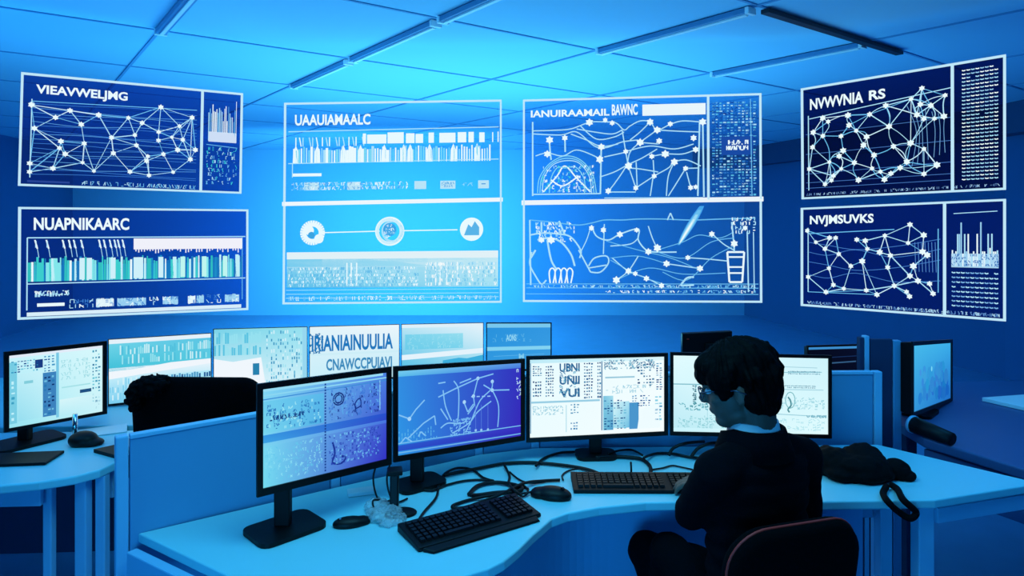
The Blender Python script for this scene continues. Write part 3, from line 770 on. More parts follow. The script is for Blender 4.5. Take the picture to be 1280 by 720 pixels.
def d_m1(c):
    c.grad(0, 0, 1, 1, (130, 215, 245), (75, 130, 225), (50, 50, 195), (115, 220, 242))
    c.l = 1
    c.rect(0, 0, .97, .03, (150, 220, 245)); c.line((0, .07), (1, .06), .004, (140, 215, 242)); c.line((0, .11), (1, .09), .003, (60, 140, 215))
    c.grad(0, .13, .46, .45, (110, 205, 238), (90, 185, 235), (80, 175, 230), (120, 215, 240)); 
    c.grad(0, .47, 1, .55, (55, 150, 225), (40, 80, 205), (45, 70, 200), (60, 165, 230)); c.grad(0, .55, 1, .585, (120, 210, 242), (70, 120, 225), (70, 110, 220), (125, 215, 242))
    c.l = 2
    for k in range(30): c.rect(.465, .03+k*.032, .478, .05+k*.032, (30, 70, 150))
    c.scribble(.03, .17, .44, .44, 7, 26, .003, [(60, 150, 210), (40, 110, 185), (160, 230, 245)], .55)
    c.scribble(.05, .28, .3, .34, 1, 12, .005, [(20, 60, 130)], .8)
    c.scribble(.5, .1, .95, .44, 9, 26, .003, [(60, 120, 215), (90, 170, 235), (30, 60, 150)], .6)
    for rr in (.012, .018): c.ring((.58, .22), rr, .004, (20, 45, 120), 14)
    c.path([(.73, .4), (.72, .3), (.76, .25), (.77, .33), (.72, .36)], .004, (20, 50, 135), 4)
    c.line((.94, .08), (.94, .42), .004, (130, 190, 240))
    c.scribble(.5, .6, .95, .93, 10, 26, .003, [(80, 140, 225), (40, 70, 180), (110, 190, 240)], .6)
    c.path([(.53, .68), (.55, .8), (.53, .9), (.6, .93), (.64, .88), (.6, .85)], .006, (25, 50, 150), 5)
    c.scribble(.02, .6, .45, .96, 10, 24, .002, [(100, 200, 236), (140, 225, 245)], .5)
def d_m2(c):
    c.grad(0, 0, 1, 1, (50, 140, 225), (50, 50, 190), (55, 40, 185), (45, 150, 230))
    c.l = 1
    c.grad(0, 0, 1, .07, (120, 205, 240), (90, 150, 230), (70, 120, 220), (90, 190, 236))
    c.grad(0, .88, 1, .95, (40, 90, 205), (60, 50, 195), (50, 40, 185), (40, 80, 200)); c.line((0, .86), (1, .86), .0035, (120, 190, 240)); c.line((0, .97), (1, .97), .004, (110, 180, 235))
    c.l = 2
    K = lambda L: [((x-690)/530, (y-(115-(x-690)*.068))/(355-(x-690)*.02)) for x, y in L]
    for L, s in (([(695,300),(735,318),(760,280),(795,240)], 0), ([(850,230),(920,195),(1020,150),(1090,130)], 0), ([(915,160),(935,200),(935,300),(930,345)], 5),
                 ([(1020,150),(1000,230),(1005,270),(975,310)], 0), ([(960,260),(975,300),(1000,265)], 0), ([(860,280),(890,330)], 0), ([(870,200),(880,270),(905,335)], 5),
                 ([(1085,165),(1080,200),(1030,250),(990,340),(965,390)], 5), ([(1045,180),(1085,205),(1165,205)], 0), ([(1085,205),(1110,260),(1115,310),(1110,375)], 5),
                 ([(860,365),(890,345),(940,350),(970,340)], 5), ([(730,400),(790,340),(835,310),(840,350)], 0), ([(1080,255),(1020,300),(980,350),(910,390)], 5),
                 ([(850,170),(880,165)], 0), ([(940,170),(990,150)], 0), ([(770,395),(780,375),(800,395)], 0), ([(700,420),(720,395),(745,415)], 0)):
        c.path(K(L), .0045, (130, 195, 245), s)
    for x in (1010, 1035, 1065): c.path(K([(x, 270), (x, 380)]), .002, (90, 130, 225)); c.disc(K([(x, 384)])[0], .005, (150, 200, 245), 8)
    for p in ((735,318),(1020,150),(1000,230),(960,255),(1085,205),(1085,165)): c.disc(K([p])[0], .007, (170, 215, 250), 8)
    for k in range(4): c.line(K([(990+k*24, 232)])[0], K([(1004+k*24, 232)])[0], .004, (150, 200, 248))
    c.scribble(*K([(900, 330)])[0], *K([(990, 400)])[0], 5, 8, .004, [(120, 190, 245)], .7)
    c.scribble(0, .7, .3, .86, 4, 14, .003, [(90, 180, 235)], .5, 2); c.scribble(.96, .08, 1, .5, 8, 2, .004, [(190, 225, 250)], .7)
def d_m3(c):
    c.grad(0, 0, 1, 1, (232, 252, 255), (240, 253, 255), (246, 254, 255), (235, 252, 255))
    c.l = 1
    c.grad(0, 0, 1, .05, (190, 235, 248), (215, 243, 250), (220, 246, 252), (190, 235, 248)); c.rect(.01, .54, .52, .565, (150, 205, 228)); c.line((.535, .04), (.535, .95), .004, (60, 120, 165)); c.line((.005, .02), (.005, .95), .003, (80, 150, 190))
    c.l = 2
    NV = [(25, 70, 125), (45, 105, 155), (70, 140, 180)]
    for (a, b, v0, v1, r, cc) in ((.02, .09, .08, .22, 5, 4), (.02, .09, .27, .49, 5, 4), (.115, .18, .08, .49, 11, 4), (.22, .37, .06, .53, 1, 1), (.4, .47, .05, .53, 12, 4), (.5, .53, .04, .53, 11, 2)):
        if (r, cc) == (1, 1):
            for j in range(3): c.text(('UBNI', 'UNII', 'VUI')[j], a, v0+j*.165, b, v0+j*.165+.11, (40, 100, 150))
        else: c.scribble(a, v0, b, v1, r, cc, .005, NV, .95, 1)
    c.scribble(.22, .08, .37, .5, 10, 6, .004, [(110, 180, 210), (60, 130, 175)], .6)
    c.scribble(.55, .03, .93, .16, 4, 22, .004, [(60, 120, 160), (120, 180, 205)], .7)
    c.rect(.56, .25, .78, .27, (150, 200, 220)); c.scribble(.8, .08, .93, .4, 8, 6, .006, [(30, 80, 130), (70, 130, 170)], .6, 1); c.scribble(.94, .08, .99, .45, 12, 2, .006, [(20, 80, 140), (60, 150, 195)], .9, 1)
    c.scribble(.56, .36, .92, .48, 2, 14, .003, [(150, 205, 225)], .6)
    c.grad(.545, .5, .62, .95, (120, 195, 225), (170, 225, 240), (70, 150, 200), (120, 200, 225)); c.rect(.74, .6, .81, .95, (75, 150, 205)); c.grad(.62, .58, .74, .93, (210, 243, 250), (170, 225, 242), (110, 190, 225), (180, 232, 245))
    c.l = 3
    c.scribble(.55, .55, .72, .95, 12, 7, .006, [(30, 100, 160), (20, 80, 140), (110, 190, 220)], .7, 1); c.scribble(.76, .5, .9, .66, 5, 7, .007, [(20, 90, 155), (60, 150, 200)], .85, 1)
    c.poly([(.82, .7), (.97, .6), (.97, .95), (.8, .95)], (238, 252, 255)); c.scribble(.93, .52, .99, .9, 9, 2, .005, [(60, 150, 195), (130, 205, 228)], .7, 1)
    c.scribble(.02, .6, .25, .72, 3, 8, .003, [(140, 200, 220)], .7); c.scribble(.3, .58, .37, .72, 4, 3, .006, [(80, 150, 190)], .8, 1); c.scribble(.3, .82, .36, .93, 3, 3, .006, [(70, 140, 190)], .8, 1)
    c.line((.27, .6), (.27, .95), .003, (170, 220, 235))
def d_m4(c):
    c.grad(0, 0, 1, 1, (225, 252, 255), (205, 243, 252), (225, 252, 255), (200, 243, 252))
    c.l = 1
    c.rect(0, .37, .36, .385, (130, 190, 205)); c.line((.22, .39), (.22, .95), .0025, (170, 220, 232)); c.grad(0, .4, .4, .95, (208, 244, 252), (225, 250, 255), (200, 242, 250), (190, 236, 246))
    c.l = 2
    c.scribble(.125, .39, .15, .64, 14, 2, .004, [(50, 110, 130), (90, 160, 175)], .9); c.scribble(.03, .62, .38, .72, 3, 14, .004, [(110, 185, 200), (70, 150, 165)], .7)
    c.scribble(.03, .78, .38, .95, 5, 14, .003, [(140, 205, 215)], .7)
    c.scribble(.74, .17, .95, .225, 2, 26, .006, [(60, 130, 160), (90, 160, 185)], .95, 1); c.line((.66, .2), (.96, .185), .003, (140, 200, 215))
    c.scribble(.7, .36, .92, .405, 2, 26, .006, [(50, 120, 150), (80, 150, 175)], .95, 1); c.line((.6, .42), (.97, .42), .003, (160, 210, 225)); c.line((.62, .12), (.93, .13), .003, (170, 215, 228))
    c.path([(.74, .52), (.755, .56), (.76, .63), (.74, .68), (.75, .72)], .006, (70, 140, 150), 4); c.ring((.755, .56), .018, .003, (110, 180, 190), 12, .03)
    c.scribble(.62, .52, .98, .68, 5, 16, .003, [(165, 220, 232), (140, 205, 218)], .6); c.line((.6, .74), (.99, .77), .003, (150, 205, 220)); c.scribble(.86, .75, .99, .79, 1, 12, .004, [(110, 175, 195)], .9)
    c.scribble(.6, .8, .98, .96, 5, 14, .003, [(175, 228, 238)], .6)
def d_fl(c):
    c.grad(0, 0, 1, 1, (200, 243, 252), (215, 248, 252), (205, 245, 250), (150, 228, 242))
    c.l = 1
    c.rect(0, 0, 1, .04, (225, 235, 248))
    c.rect(0, .1, .08, .95, (120, 205, 228)); c.grad(.09, .27, .33, .93, (190, 238, 248), (200, 242, 250), (170, 232, 245), (150, 222, 240)); c.rect(.34, .3, .48, .93, (60, 130, 190)); c.rect(.48, .03, .51, .97, (120, 200, 230))
    c.l = 2
    c.scribble(.02, .08, .3, .26, 5, 9, .01, [(20, 80, 150), (60, 160, 200), (110, 200, 225)], .7, 1); c.rect(.26, .1, .34, .22, (25, 60, 130)); c.scribble(.35, .05, .47, .3, 6, 3, .01, [(20, 90, 160), (60, 150, 200)], .85, 1)
    c.scribble(.35, .34, .47, .92, 10, 3, .01, [(15, 50, 110), (110, 190, 225), (40, 120, 180)], .8, 1); c.scribble(.02, .35, .07, .92, 8, 1, .01, [(190, 240, 250), (60, 160, 195)], .8, 1)
    c.scribble(.88, .05, .98, .95, 18, 3, .006, [(60, 160, 195), (110, 200, 220), (30, 120, 165)], .75, 1); c.rect(.74, .62, .87, .67, (30, 80, 130))
    c.scribble(.53, .15, .86, .45, 5, 12, .003, [(150, 215, 225)], .5); c.rect(.15, .38, .24, .42, (130, 205, 220)); c.rect(.54, .54, .86, .56, (165, 225, 232)); c.grad(.52, .72, .98, .97, (215, 246, 250), (205, 243, 250), (200, 243, 250), (180, 236, 246))
def d_r1(c):
    c.grad(0, 0, 1, .5, (120, 215, 235), (90, 195, 228), (90, 205, 225), (60, 190, 215)); c.grad(0, .45, 1, .62, (225, 243, 252), (238, 245, 252), (205, 238, 250), (190, 235, 250)); c.grad(0, .62, 1, 1, (190, 235, 250), (175, 232, 248), (150, 222, 245), (120, 205, 240))
    c.l = 1; c.rect(0, 0, 1, .07, (228, 241, 250)); c.poly([(0, .5), (.25, .49), (.6, .43), (1, .42), (1, .5), (.5, .56), (0, .62)], (240, 246, 252))
    c.scribble(.1, .1, 1, .4, 2, 46, .006, [(150, 225, 238), (80, 190, 220), (200, 238, 246)], .7, 2)
    c.l = 2; c.scribble(.45, .62, 1, .72, 1, 22, .008, [(30, 90, 150), (70, 150, 200)], .9, 2); c.scribble(0, .6, .45, .95, 3, 18, .005, [(120, 205, 238), (215, 243, 250)], .7, 2)
def d_r2(c):
    c.grad(0, 0, 1, 1, (120, 210, 232), (150, 225, 240), (205, 240, 250), (240, 246, 252)); c.l = 1
    c.poly([(0, .5), (.2, .56), (.5, .5), (.55, 1), (0, 1)], (240, 247, 253)); c.scribble(0, .05, .5, .45, 2, 22, .008, [(150, 225, 240), (90, 195, 225)], .8, 2)
    c.l = 2; c.rect(.41, .6, .48, .8, (40, 130, 175)); c.scribble(.55, .04, .95, .95, 14, 16, .006, [(210, 240, 250), (90, 180, 215), (160, 225, 240), (60, 150, 195)], .6, 2)
    c.rect(.95, 0, 1, 1, (150, 215, 240))
def d_r3(c):
    c.grad(0, 0, 1, 1, (225, 243, 250), (236, 246, 252), (190, 235, 248), (200, 238, 250)); c.l = 1
    c.text('IRIANIAINUULIA', .02, .16, .93, .46, (30, 120, 190)); c.text('CNAWCCPUJAVI', .18, .6, .92, .88, (60, 140, 190))
    c.rect(0, .49, 1, .53, (205, 238, 248)); c.scribble(0, .12, .15, .5, 6, 5, .006, [(30, 120, 180)], .6)
def d_r4(c):
    c.grad(0, 0, 1, 1, (190, 232, 246), (232, 243, 252), (150, 220, 240), (70, 185, 228)); c.l = 1
    c.rect(0, 0, 1, .07, (222, 240, 250)); c.grad(.04, .2, .75, .5, (120, 210, 236), (150, 222, 240), (120, 210, 236), (110, 205, 234)); c.poly([(0, .6), (1, .52), (1, .62), (.3, .68), (0, .7)], (228, 243, 252))
    c.poly([(.5, .74), (.7, .7), (.8, .72), (1, .66), (1, 1), (.5, 1)], (60, 175, 222)); c.scribble(.05, .2, .75, .5, 4, 20, .004, [(160, 226, 242)], .5)
def d_r5(c):
    c.grad(0, 0, 1, 1, (40, 145, 220), (50, 150, 225), (60, 160, 228), (50, 155, 225)); c.l = 1
    c.rect(0, 0, 1, .09, (120, 200, 238)); c.rect(0, .5, 1, .58, (130, 210, 242)); c.l = 2
    c.text('AONS', .3, .24, .46, .38, (150, 218, 245)); c.scribble(.08, .22, .7, .4, 2, 18, .004, [(90, 180, 232)], .5); c.text('M', .5, .66, .58, .78, (130, 205, 240)); c.line((.1, .7), (.9, .68), .003, (90, 180, 235))
def d_rb(c):
    c.grad(0, 0, 1, 1, (70, 185, 235), (60, 175, 235), (30, 110, 200), (50, 150, 220)); c.l = 1
    for k in range(60):
        c.l = 1+k*.1
        u = random.uniform(.15, .92); v = random.uniform(.4, .88); f = max(0, min(1, (u*.6+v-.5)))
        c.disc((u, v), random.uniform(.015, .04), (int(60-35*f+random.uniform(-8, 8)), int(165-70*f+random.uniform(-12, 12)), int(228-38*f)), 9)
    c.disc((.45, .4), .012, (120, 215, 245), 12)
def d_dark(c):
    c.grad(0, 0, 1, 1, (5, 10, 30), (8, 16, 45), (4, 8, 25), (3, 6, 20)); c.l = 1
    c.rect(0, .0, 1, .05, (60, 140, 205)); c.line((.2, .22), (.95, .2), .004, (20, 45, 90)); c.line((.35, .33), (.9, .31), .006, (50, 90, 130)); c.poly([(.2, .36), (.35, .33), (.3, .4)], (110, 140, 165))

GF = 'monitors on the curved front desk'; GB_ = 'monitors in the back row'
monitor('monitor', 'monitor with a two-column light blue screen, leftmost on the curved desk', (320, 480, 622, 489.5, 458, 580), (1.85, 2.165), d_m1, GF, chin=.02, bez=.017, base=(.2, .15), stand=(-.632, 1.93))
monitor('monitor', 'monitor showing a violet blue screen with sketched branching lines on the curved desk', (491, 458, 578, 656, 448, 550), (2.175, 2.5), d_m2, GF, chin=.018, bez=.016, base=(.17, .12), stand=(-.3, 2.26))
monitor('monitor', 'monitor with a white screen of dark blue tables, between the violet screen and the person', (657, 445, 553, 835.5, 441, 544), (2.50, 2.515), d_m3, GF, chin=.016, bez=.014, base=(.15, .11))
monitor('monitor', 'monitor with a pale white screen directly behind the person\'s head', (837, 440, 544, 1040, 444, 548), (2.515, 2.525), d_m4, GF, chin=.014, bez=.012, base=(.15, .11))
monitor('monitor', 'monitor at the far left on the rounded white desk, white screen with dark blocks', (4, 440, 541, 134, 426, 517), (2.6, 2.92), d_fl, 'single monitors on side desks', bez=.017, chin=.013, base=(.24, .16), stand=(-1.9, 2.68))
row = [((134.5, 424, 508, 265, 416, 493), 'back row monitor with a teal band over white, partly behind the empty black chair', d_r1),
       ((266, 411, 489, 385, 408, 482), 'monitor in the back row with pale cyan streaks, second from its left end', d_r2),
       ((386, 408, 480, 500, 405, 473), 'monitor in the back row with two lines of big blue lettering', d_r3),
       ((501, 405, 472, 605, 403, 466), 'monitor in the back row with a plain pale band, right of the lettered one', d_r4),
       ((607, 403, 466, 690, 403, 462), 'back row monitor with a mid blue screen and dark right edge', d_r5)]
xs = [134.5, 265.5, 385.5, 500.5, 606, 690]; Yd = [3.2, 3.32, 3.44, 3.54, 3.62, 3.66]
for i, (p, lab, f) in enumerate(row):
    monitor('monitor', lab, p, (Yd[i]+.005, Yd[i+1]-.005), f, GB_, bez=.003 if i < 4 else .006, chin=.01, base=(.2, .16))
monitor('monitor', 'monitor with a cloudy blue screen standing on the dark desk', (1140, 427, 521, 1190, 424, 501), (2.84, 3.32), d_rb, 'single monitors on side desks', bez=.018, chin=.016, th=.05, base=(.18, .14), stand=(1.86, 3.1))
# dark shelf-like monitor and the back of another one, on a desk beyond
DZs = DZ
t = thing('narrow_desk', 'narrow pale desk mostly hidden behind the front desk divider', 'desk', (1.1, 3.4, 0))
obj('tabletop', prism_bm([(.75, 2.95), (1.52, 2.97), (1.52, 4.1), (.75, 4.1)], DZ-.03, DZ, .005), M_DARKDESK, t)
for (x, y) in ((.8, 3.0), (1.47, 3.02), (.8, 4.05), (1.47, 4.05)): leg(x, y, .04, parent=t, m=M_DARKP)
monitor('monitor', 'switched-off looking dark monitor with a light top line, right of the pale screen', (1008, 432, 503, 1079, 430, 499), (3.1, 3.2), d_dark, 'single monitors on side desks', bez=.008, base=(.2, .16))
t = thing('monitor', 'black back of a monitor seen just above and left of the person\'s head', 'monitor', (1.12, 3.8, DZ), 'single monitors on side desks')
a = PX(853, 417, 3.8); b = PX(911, 414, 3.8)
bm = bmesh.new(); add_hexa(bm, [(a.x, 3.8, .83), (b.x+.02, 3.8, .83), (b.x+.02, 3.84, .83), (a.x, 3.84, .83)], [(a.x, 3.8, a.z), (b.x+.02, 3.8, b.z), (b.x+.02, 3.84, b.z), (a.x, 3.84, a.z)]); bevel(bm, .004); obj('housing', bm, M_BLACK, t)
obj('stand_neck', box_bm((1.1, 3.785, .85), (.05, .02, .18), 0, .003), M_BLACK, t); obj('stand_base', box_bm((1.1, 3.8, DZ+.006), (.2, .16, .012), 0, .004), M_BLACK, t)
bm = bmesh.new(); add_box(bm, (a.x+.03, 3.796, a.z-.03), (.012, .006, .006)); obj('badge', bm, M_RIM, t)

# partition by the dark monitor
t = thing('office_partition', 'tall dark partition with pale vertical edges between the desks at right', 'partition', (1.72, 3.3, 0))
bm = bmesh.new(); add_beam(bm, (1.655, 2.98+.2, .53), (1.90, 3.42+.1, .53), .03, 1.06); bm.free()
pa, pb = Vector((1.56, 3.06, 0)), Vector((1.585, 3.16, 0))
A = PX(1085, 425, 2.92); 
def upright(name, x0, x1, Y, ztop_px, m, th, zb=0.):
    l = PX(x0, ztop_px, Y); r = PX(x1, ztop_px, Y)
    bm = bmesh.new(); add_box(bm, ((l.x+r.x)/2, Y+th/2, (zb+l.z)/2), (r.x-l.x, th, l.z-zb)); bevel(bm, .003)
    return obj(name, bm, m, t)
upright('post', 1075, 1080.5, 2.9, 422, M_DARKP, .03)
upright('post', 1081, 1087, 2.9, 420, M_METAL, .03)
upright('panel', 1088, 1116, 2.905, 424, M_DARKP, .02)
upright('post', 1117, 1127, 2.9, 426, M_PANEL, .03)

# ------------------------------------------------------------------ keyboards
def keyboard(label, c, ang, L, D, palm=True):
    c = Vector((*c, DZ))
    t = thing('keyboard', label, 'keyboard', c, 'keyboards on the curved front desk')
    R = Matrix.Rotation(ang, 3, 'Z')
    def at(x, y, z): return c+R@Vector((x, y, z))
    bm = bmesh.new()
    q = [(-L/2, -D/2), (L/2, -D/2), (L/2, D/2), (-L/2, D/2)]
    add_hexa(bm, [at(x, y, .001) for x, y in q], [at(x, y, .012 if y < 0 else .024) for x, y in q]); bevel(bm, .003)
    obj('case', bm, M_BLACK, t)
    bm = bmesh.new(); rows = 6; cols = 20; dx = (L-.03)/cols; dy = (D-.035)/rows
    for r in range(rows):
        for k in range(cols):
            if r == 0 and 4 <= k <= 8:
                continue
            if k in (14,) : continue
            x = -L/2+.015+dx*(k+.5); y = -D/2+.015+dy*(r+.5)+.004; z = .012+.012*((y+D/2)/D)
            s = .42
            b4 = [at(x-dx*s, y-dy*s, z), at(x+dx*s, y-dy*s, z), at(x+dx*s, y+dy*s, z+.0015), at(x-dx*s, y+dy*s, z+.0015)]
            s2 = .34
            t4 = [at(x-dx*s2, y-dy*s2, z+.007), at(x+dx*s2, y-dy*s2, z+.007), at(x+dx*s2, y+dy*s2, z+.008), at(x-dx*s2, y+dy*s2, z+.008)]
            add_hexa(bm, b4, t4)
    x0 = -L/2+.015+dx*4; x1 = x0+dx*5; y0 = -D/2+.019; y1 = y0+dy*.85
    add_hexa(bm, [at(x0, y0, .012), at(x1, y0, .012), at(x1, y1, .014), at(x0, y1, .014)], [at(x0+.002, y0+.002, .021), at(x1-.002, y0+.002, .021), at(x1-.002, y1-.002, .022), at(x0+.002, y1-.002, .022)])
    obj('keys', bm, M_KEY, t)
    if palm:
        bm = bmesh.new(); add_hexa(bm, [at(-L/2+.03, -D/2-.03, .001), at(L/2-.02, -D/2-.025, .001), at(L/2-.02, -D/2-.002, .001), at(-L/2+.01, -D/2-.002, .001)],
                                   [at(-L/2+.035, -D/2-.028, .007), at(L/2-.025, -D/2-.023, .007), at(L/2-.02, -D/2-.002, .011), at(-L/2+.01, -D/2-.002, .011)]); bevel(bm, .002)
        obj('wrist_rest', bm, M_BLACK, t)
keyboard('black keyboard lying at an angle on the near left wing of the curved desk', (-.12, 1.985), math.atan2(.205, .32), .40, .145)
keyboard('black keyboard lying straight in front of the person, partly hidden by the elbow', (.42, 2.265), -.01, .44, .13, False)

# ------------------------------------------------------------------ cables
def cable(label, pts, r=.0045, group='loose cables on the curved desk', lift=True):
    P3 = []
    for p in pts:
        if len(p) == 2: g = GR(*p, DZ+r+.002); P3.append(g)
        else: g = GR(p[0], p[1], DZ+r+.002+p[2]); P3.append(g)
    S = spline(P3, 8)
    for v in S: v.z = max(v.z, DZ+r+.0008)
    o = link('cable', mesh_from_bm('cable', tube_bm(S, r, 8), True), M_CABLE)
    tag(o, label, 'cable', group); return o
cable('thin black cable running from the angled keyboard up towards the second monitor', [(487+260/1.0-0, 1)]) if False else None
cable('thin dark cable curving back from the angled keyboard to the desk rear', [(520,655),(530,640),(545,622),(549,605),(556,592),(572,585),(590,587),(604,597),(617,601)], .004)
cable('dark cable sweeping out of the second monitor stand to the left middle of the desk', [(505,603),(522,610),(540,613),(556,607),(575,602),(592,600),(610,600),(618,602)], .004)
cable('long dark cable along the rear of the desk from the third monitor stand leftwards', [(555,594),(575,590),(600,585),(630,579.5),(660,578),(690,580),(715,583),(735,587),(748,592),(755,598)], .006)
cable('dark flattened cable loop lying nearest behind the angled keyboard, upper of two', [(586,618),(598,607),(622,603),(650,608,.004),(648,614),(620,616),(598,619),(588,619,.008)], .0065)
cable('dark cable loop lying lower and further left than the flattened loop', [(640,615,.008),(615,619,.006),(590,624),(568,631),(567,635),(582,634),(605,626),(628,617,.01),(655,604,.012),(680,601),(700,600)], .005)
cable('thin cable bending from the rear down past the flattened loop', [(629,579,.012),(634,588,.004),(637,596),(636,604),(642,612,.016),(652,620)], .0045)
cable('thin dark cable making a low arch left of the front keyboard', [(637,590),(650,600),(665,604),(682,602)], .003)
cable('dark cable arching up left of the third monitor stand', [(670,582,.008),(680,573),(698,566.5),(715,565),(735,564.5)], .005)
cable('thick black cable arching right from the third monitor stand down to the front keyboard', [(745,572,.006),(765,571),(785,571.5),(802,574),(812,582),(813,591),(808,597)], .0065)
cable('black cable arching behind the third monitor stand to the right', [(760,567,.012),(775,563,.004),(790,562.5),(803,569,.016)], .004)
cable('fine cable looping just above the left end of the front keyboard', [(704,600),(703,594),(712,588),(730,586,.014),(747,591,.014),(760,596,.012)], .003)
cable('short upright stub of cable on the bright desk before the third screen', [(788.5,578,.05),(789,586,.02),(789,594)], .0035)
cable('fine wavy cable running right towards the person', [(815,587),(828,585),(840,582),(852,584),(866,587)], .003)
cable('dark cable lying along the desk rear between stand and person', [(805,572,.014),(820,567),(840,567),(860,571),(880,573)], .005)
cable('thick dark cable hump rising behind the person\'s left shoulder', [(836,569,.01),(842,560,.03),(858,554,.045),(880,552,.03)], .0055)
cable('second thick dark cable hump beside the person\'s left shoulder', [(864,571,.008),(872,561,.03),(885,555,.045),(900,553,.03)], .006)
# cable hanging from first monitor
for lab, x in (('thin cable hanging down from the lower edge of the first monitor', 470), ('thin cable hanging beside the small black post', 487)):
    a = PX(x+1, 578, 2.2); b = GR(x, 618, DZ+.01)
    S = spline([a, a.lerp(b, .5)+Vector((-.01, 0, 0)), b, b+Vector((.03, -.05, -.004)), b+Vector((.06, -.02, -.005))], 8)
    o = link('cable', mesh_from_bm('cable', tube_bm(S, .003, 8), True), M_CABLE); tag(o, lab, 'cable', 'loose cables on the curved desk')

# ------------------------------------------------------------------ small things on the front desk
# computer mouse + coil near keyboard
g = GR(688, 622, DZ)
bm = bmesh.new(); add_ell(bm, g+Vector((0, 0, .012)), (.055, .034, .022), Matrix.Rotation(-.25, 3, 'Z')); add_ell(bm, g+Vector((-.035, .01, .012)), (.03, .028, .016))
add_box(bm, g+Vector((0, 0, -.03)), (.3, .3, .064))
bm.free()
def lump(name, parts, floor_z, m, label, cat, voxel=.004, parent=None, disp=None, group=None, iters=3):
    bm = bmesh.new()
    for p in parts: add_ell(bm, *p)
    me = remesh(bm, voxel, iters, disp)
    for v in me.vertices:
        if v.co.z < floor_z+.001: v.co.z = floor_z+.001
    o = link(name, me, m, parent)
    if label: tag(o, label, cat, group)
    return o
RZ = lambda a: Matrix.Rotation(a, 3, 'Z')
t = thing('computer_mouse', 'black mouse in a tangle of cord left of the front keyboard', 'mouse', g)
lump('shell', [(g+Vector((.01, 0, .01)), (.06, .036, .026), RZ(-.3)), (g+Vector((-.03, .012, .01)), (.035, .03, .018), RZ(0))], DZ, M_BLACK, None, None, parent=t)
obj('scroll_wheel', tube_bm([g+Vector((.035, -.018, .033)), g+Vector((.04, -.012, .033))], .006, 10), M_KEY, t)
S = spline([g+Vector((-.09+.02*math.cos(a), .03+.035*math.sin(a), .006+.004*(k % 3))) for k, a in enumerate([i*.8 for i in range(14)])], 4)
obj('cord', tube_bm(S+[g+Vector((-.05, .02, .012)), g+Vector((-.035, .015, .014))], .0035, 6), M_CABLE, t, True)
# second mouse, by the first monitor
g = GR(437, 657, DZ)
t = thing('computer_mouse', 'small dark mouse beside the crumpled clear plastic', 'mouse', g)
lump('shell', [(g+Vector((.0, 0, .008)), (.05, .026, .018), RZ(.25)), (g+Vector((.03, .012, .006)), (.03, .022, .016), RZ(.5))], DZ, M_BLACK, None, None, parent=t)
obj('scroll_wheel', tube_bm([g+Vector((-.028, -.014, .022)), g+Vector((-.024, -.008, .022))], .005, 10), M_CHROME, t)
obj('cord', tube_bm(spline([g+Vector((.045, .022, .008)), g+Vector((.06, .05, .02)), g+Vector((.05, .09, .035)), g+Vector((.08, .12, .02)), g+Vector((.1, .1, .006))], 6), .003, 6), M_CABLE, t, True)
# crumpled plastic
from mathutils import noise
def crumple(p, n): return p+n*(noise.noise(p*55)*.012+noise.noise(p*140)*.005)
g = GR(480, 647, DZ)
lump('plastic_wrap', [(g+Vector((0, 0, .014)), (.055, .045, .016), RZ(.5)), (g+Vector((-.03, .05, .014)), (.036, .036, .018), RZ(0)), (g+Vector((.03, -.035, .008)), (.045, .03, .014), RZ(.7))], DZ, M_PLASTIC,
     'crumpled clear plastic wrap beside the small black post', 'plastic wrap', .003, disp=crumple, iters=1)
# folded paper packet
g = GR(452, 617, DZ)
bm = bmesh.new(); add_box(bm, g+Vector((0, 0, .007)), (.09, .045, .012), .3); bevel(bm, .002)
o = obj('paper_packet', bm, M_PAPER); tag(o, 'small white folded packet under the lower right corner of the first monitor', 'packet')
# small black post
g = GR(497, 643, DZ)
t = thing('desk_stand', 'small black upright post with a round foot beside the clear plastic', 'stand', g)
lump('foot', [(g+Vector((.01, 0, .004)), (.05, .035, .012), RZ(.2))], DZ, M_BLACK, None, None, parent=t)
bm = bmesh.new(); add_beam(bm, g+Vector((-.012, .01, .01)), g+Vector((-.012, .02, .115)), .026, .022); bevel(bm, .004); obj('post', bm, M_BLACK, t)
bm = bmesh.new(); add_box(bm, g+Vector((-.012, .022, .122)), (.045, .05, .014), .2); bevel(bm, .004); obj('holder', bm, M_BLACK, t)

# black bag with strap
g = GR(1072, 598, DZ)
t = thing('black_bag', 'soft black bag with a loop strap hanging over the desk edge beside the person', 'bag', g)
def wr(p, n): return p+n*(noise.noise(p*18)*.012+noise.noise(p*50)*.004)
lump('body', [(g+Vector((0, .02, .03)), (.125, .08, .052), RZ(-.12)), (g+Vector((-.06, .05, .035)), (.07, .06, .058), RZ(0)), (g+Vector((.04, .05, .045)), (.08, .07, .055), RZ(0)),
              (g+Vector((.02, -.02, .02)), (.1, .05, .03), RZ(0)), (g+Vector((-.05, -.01, .022)), (.07, .05, .03), RZ(0))], DZ, M_BAG, None, None, .005, t, wr, iters=3)
lump('side_pocket', [(g+Vector((.135, .01, .026)), (.045, .045, .036), RZ(0)), (g+Vector((.16, -.005, .014)), (.035, .03, .016), RZ(0))], DZ, M_BAG, None, None, .004, t, wr)
k1 = GR(1108, 608, DZ+.012)
S = spline([k1, GR(1104, 617, DZ+.012), GR(1108, 626, DZ+.014)+Vector((0, -.012, 0)), Vector((1.205, 2.118, .728)), Vector((1.235, 2.11, .712)), Vector((1.258, 2.118, .728)), GR(1128, 624, DZ+.014)+Vector((0, -.005, 0)), GR(1122, 612, DZ+.012), GR(1114, 606, DZ+.014)], 8)
obj('strap', tube_bm(S, .0105, 8), M_BAG, t, True)
k2 = GR(1035, 580, DZ+.02)
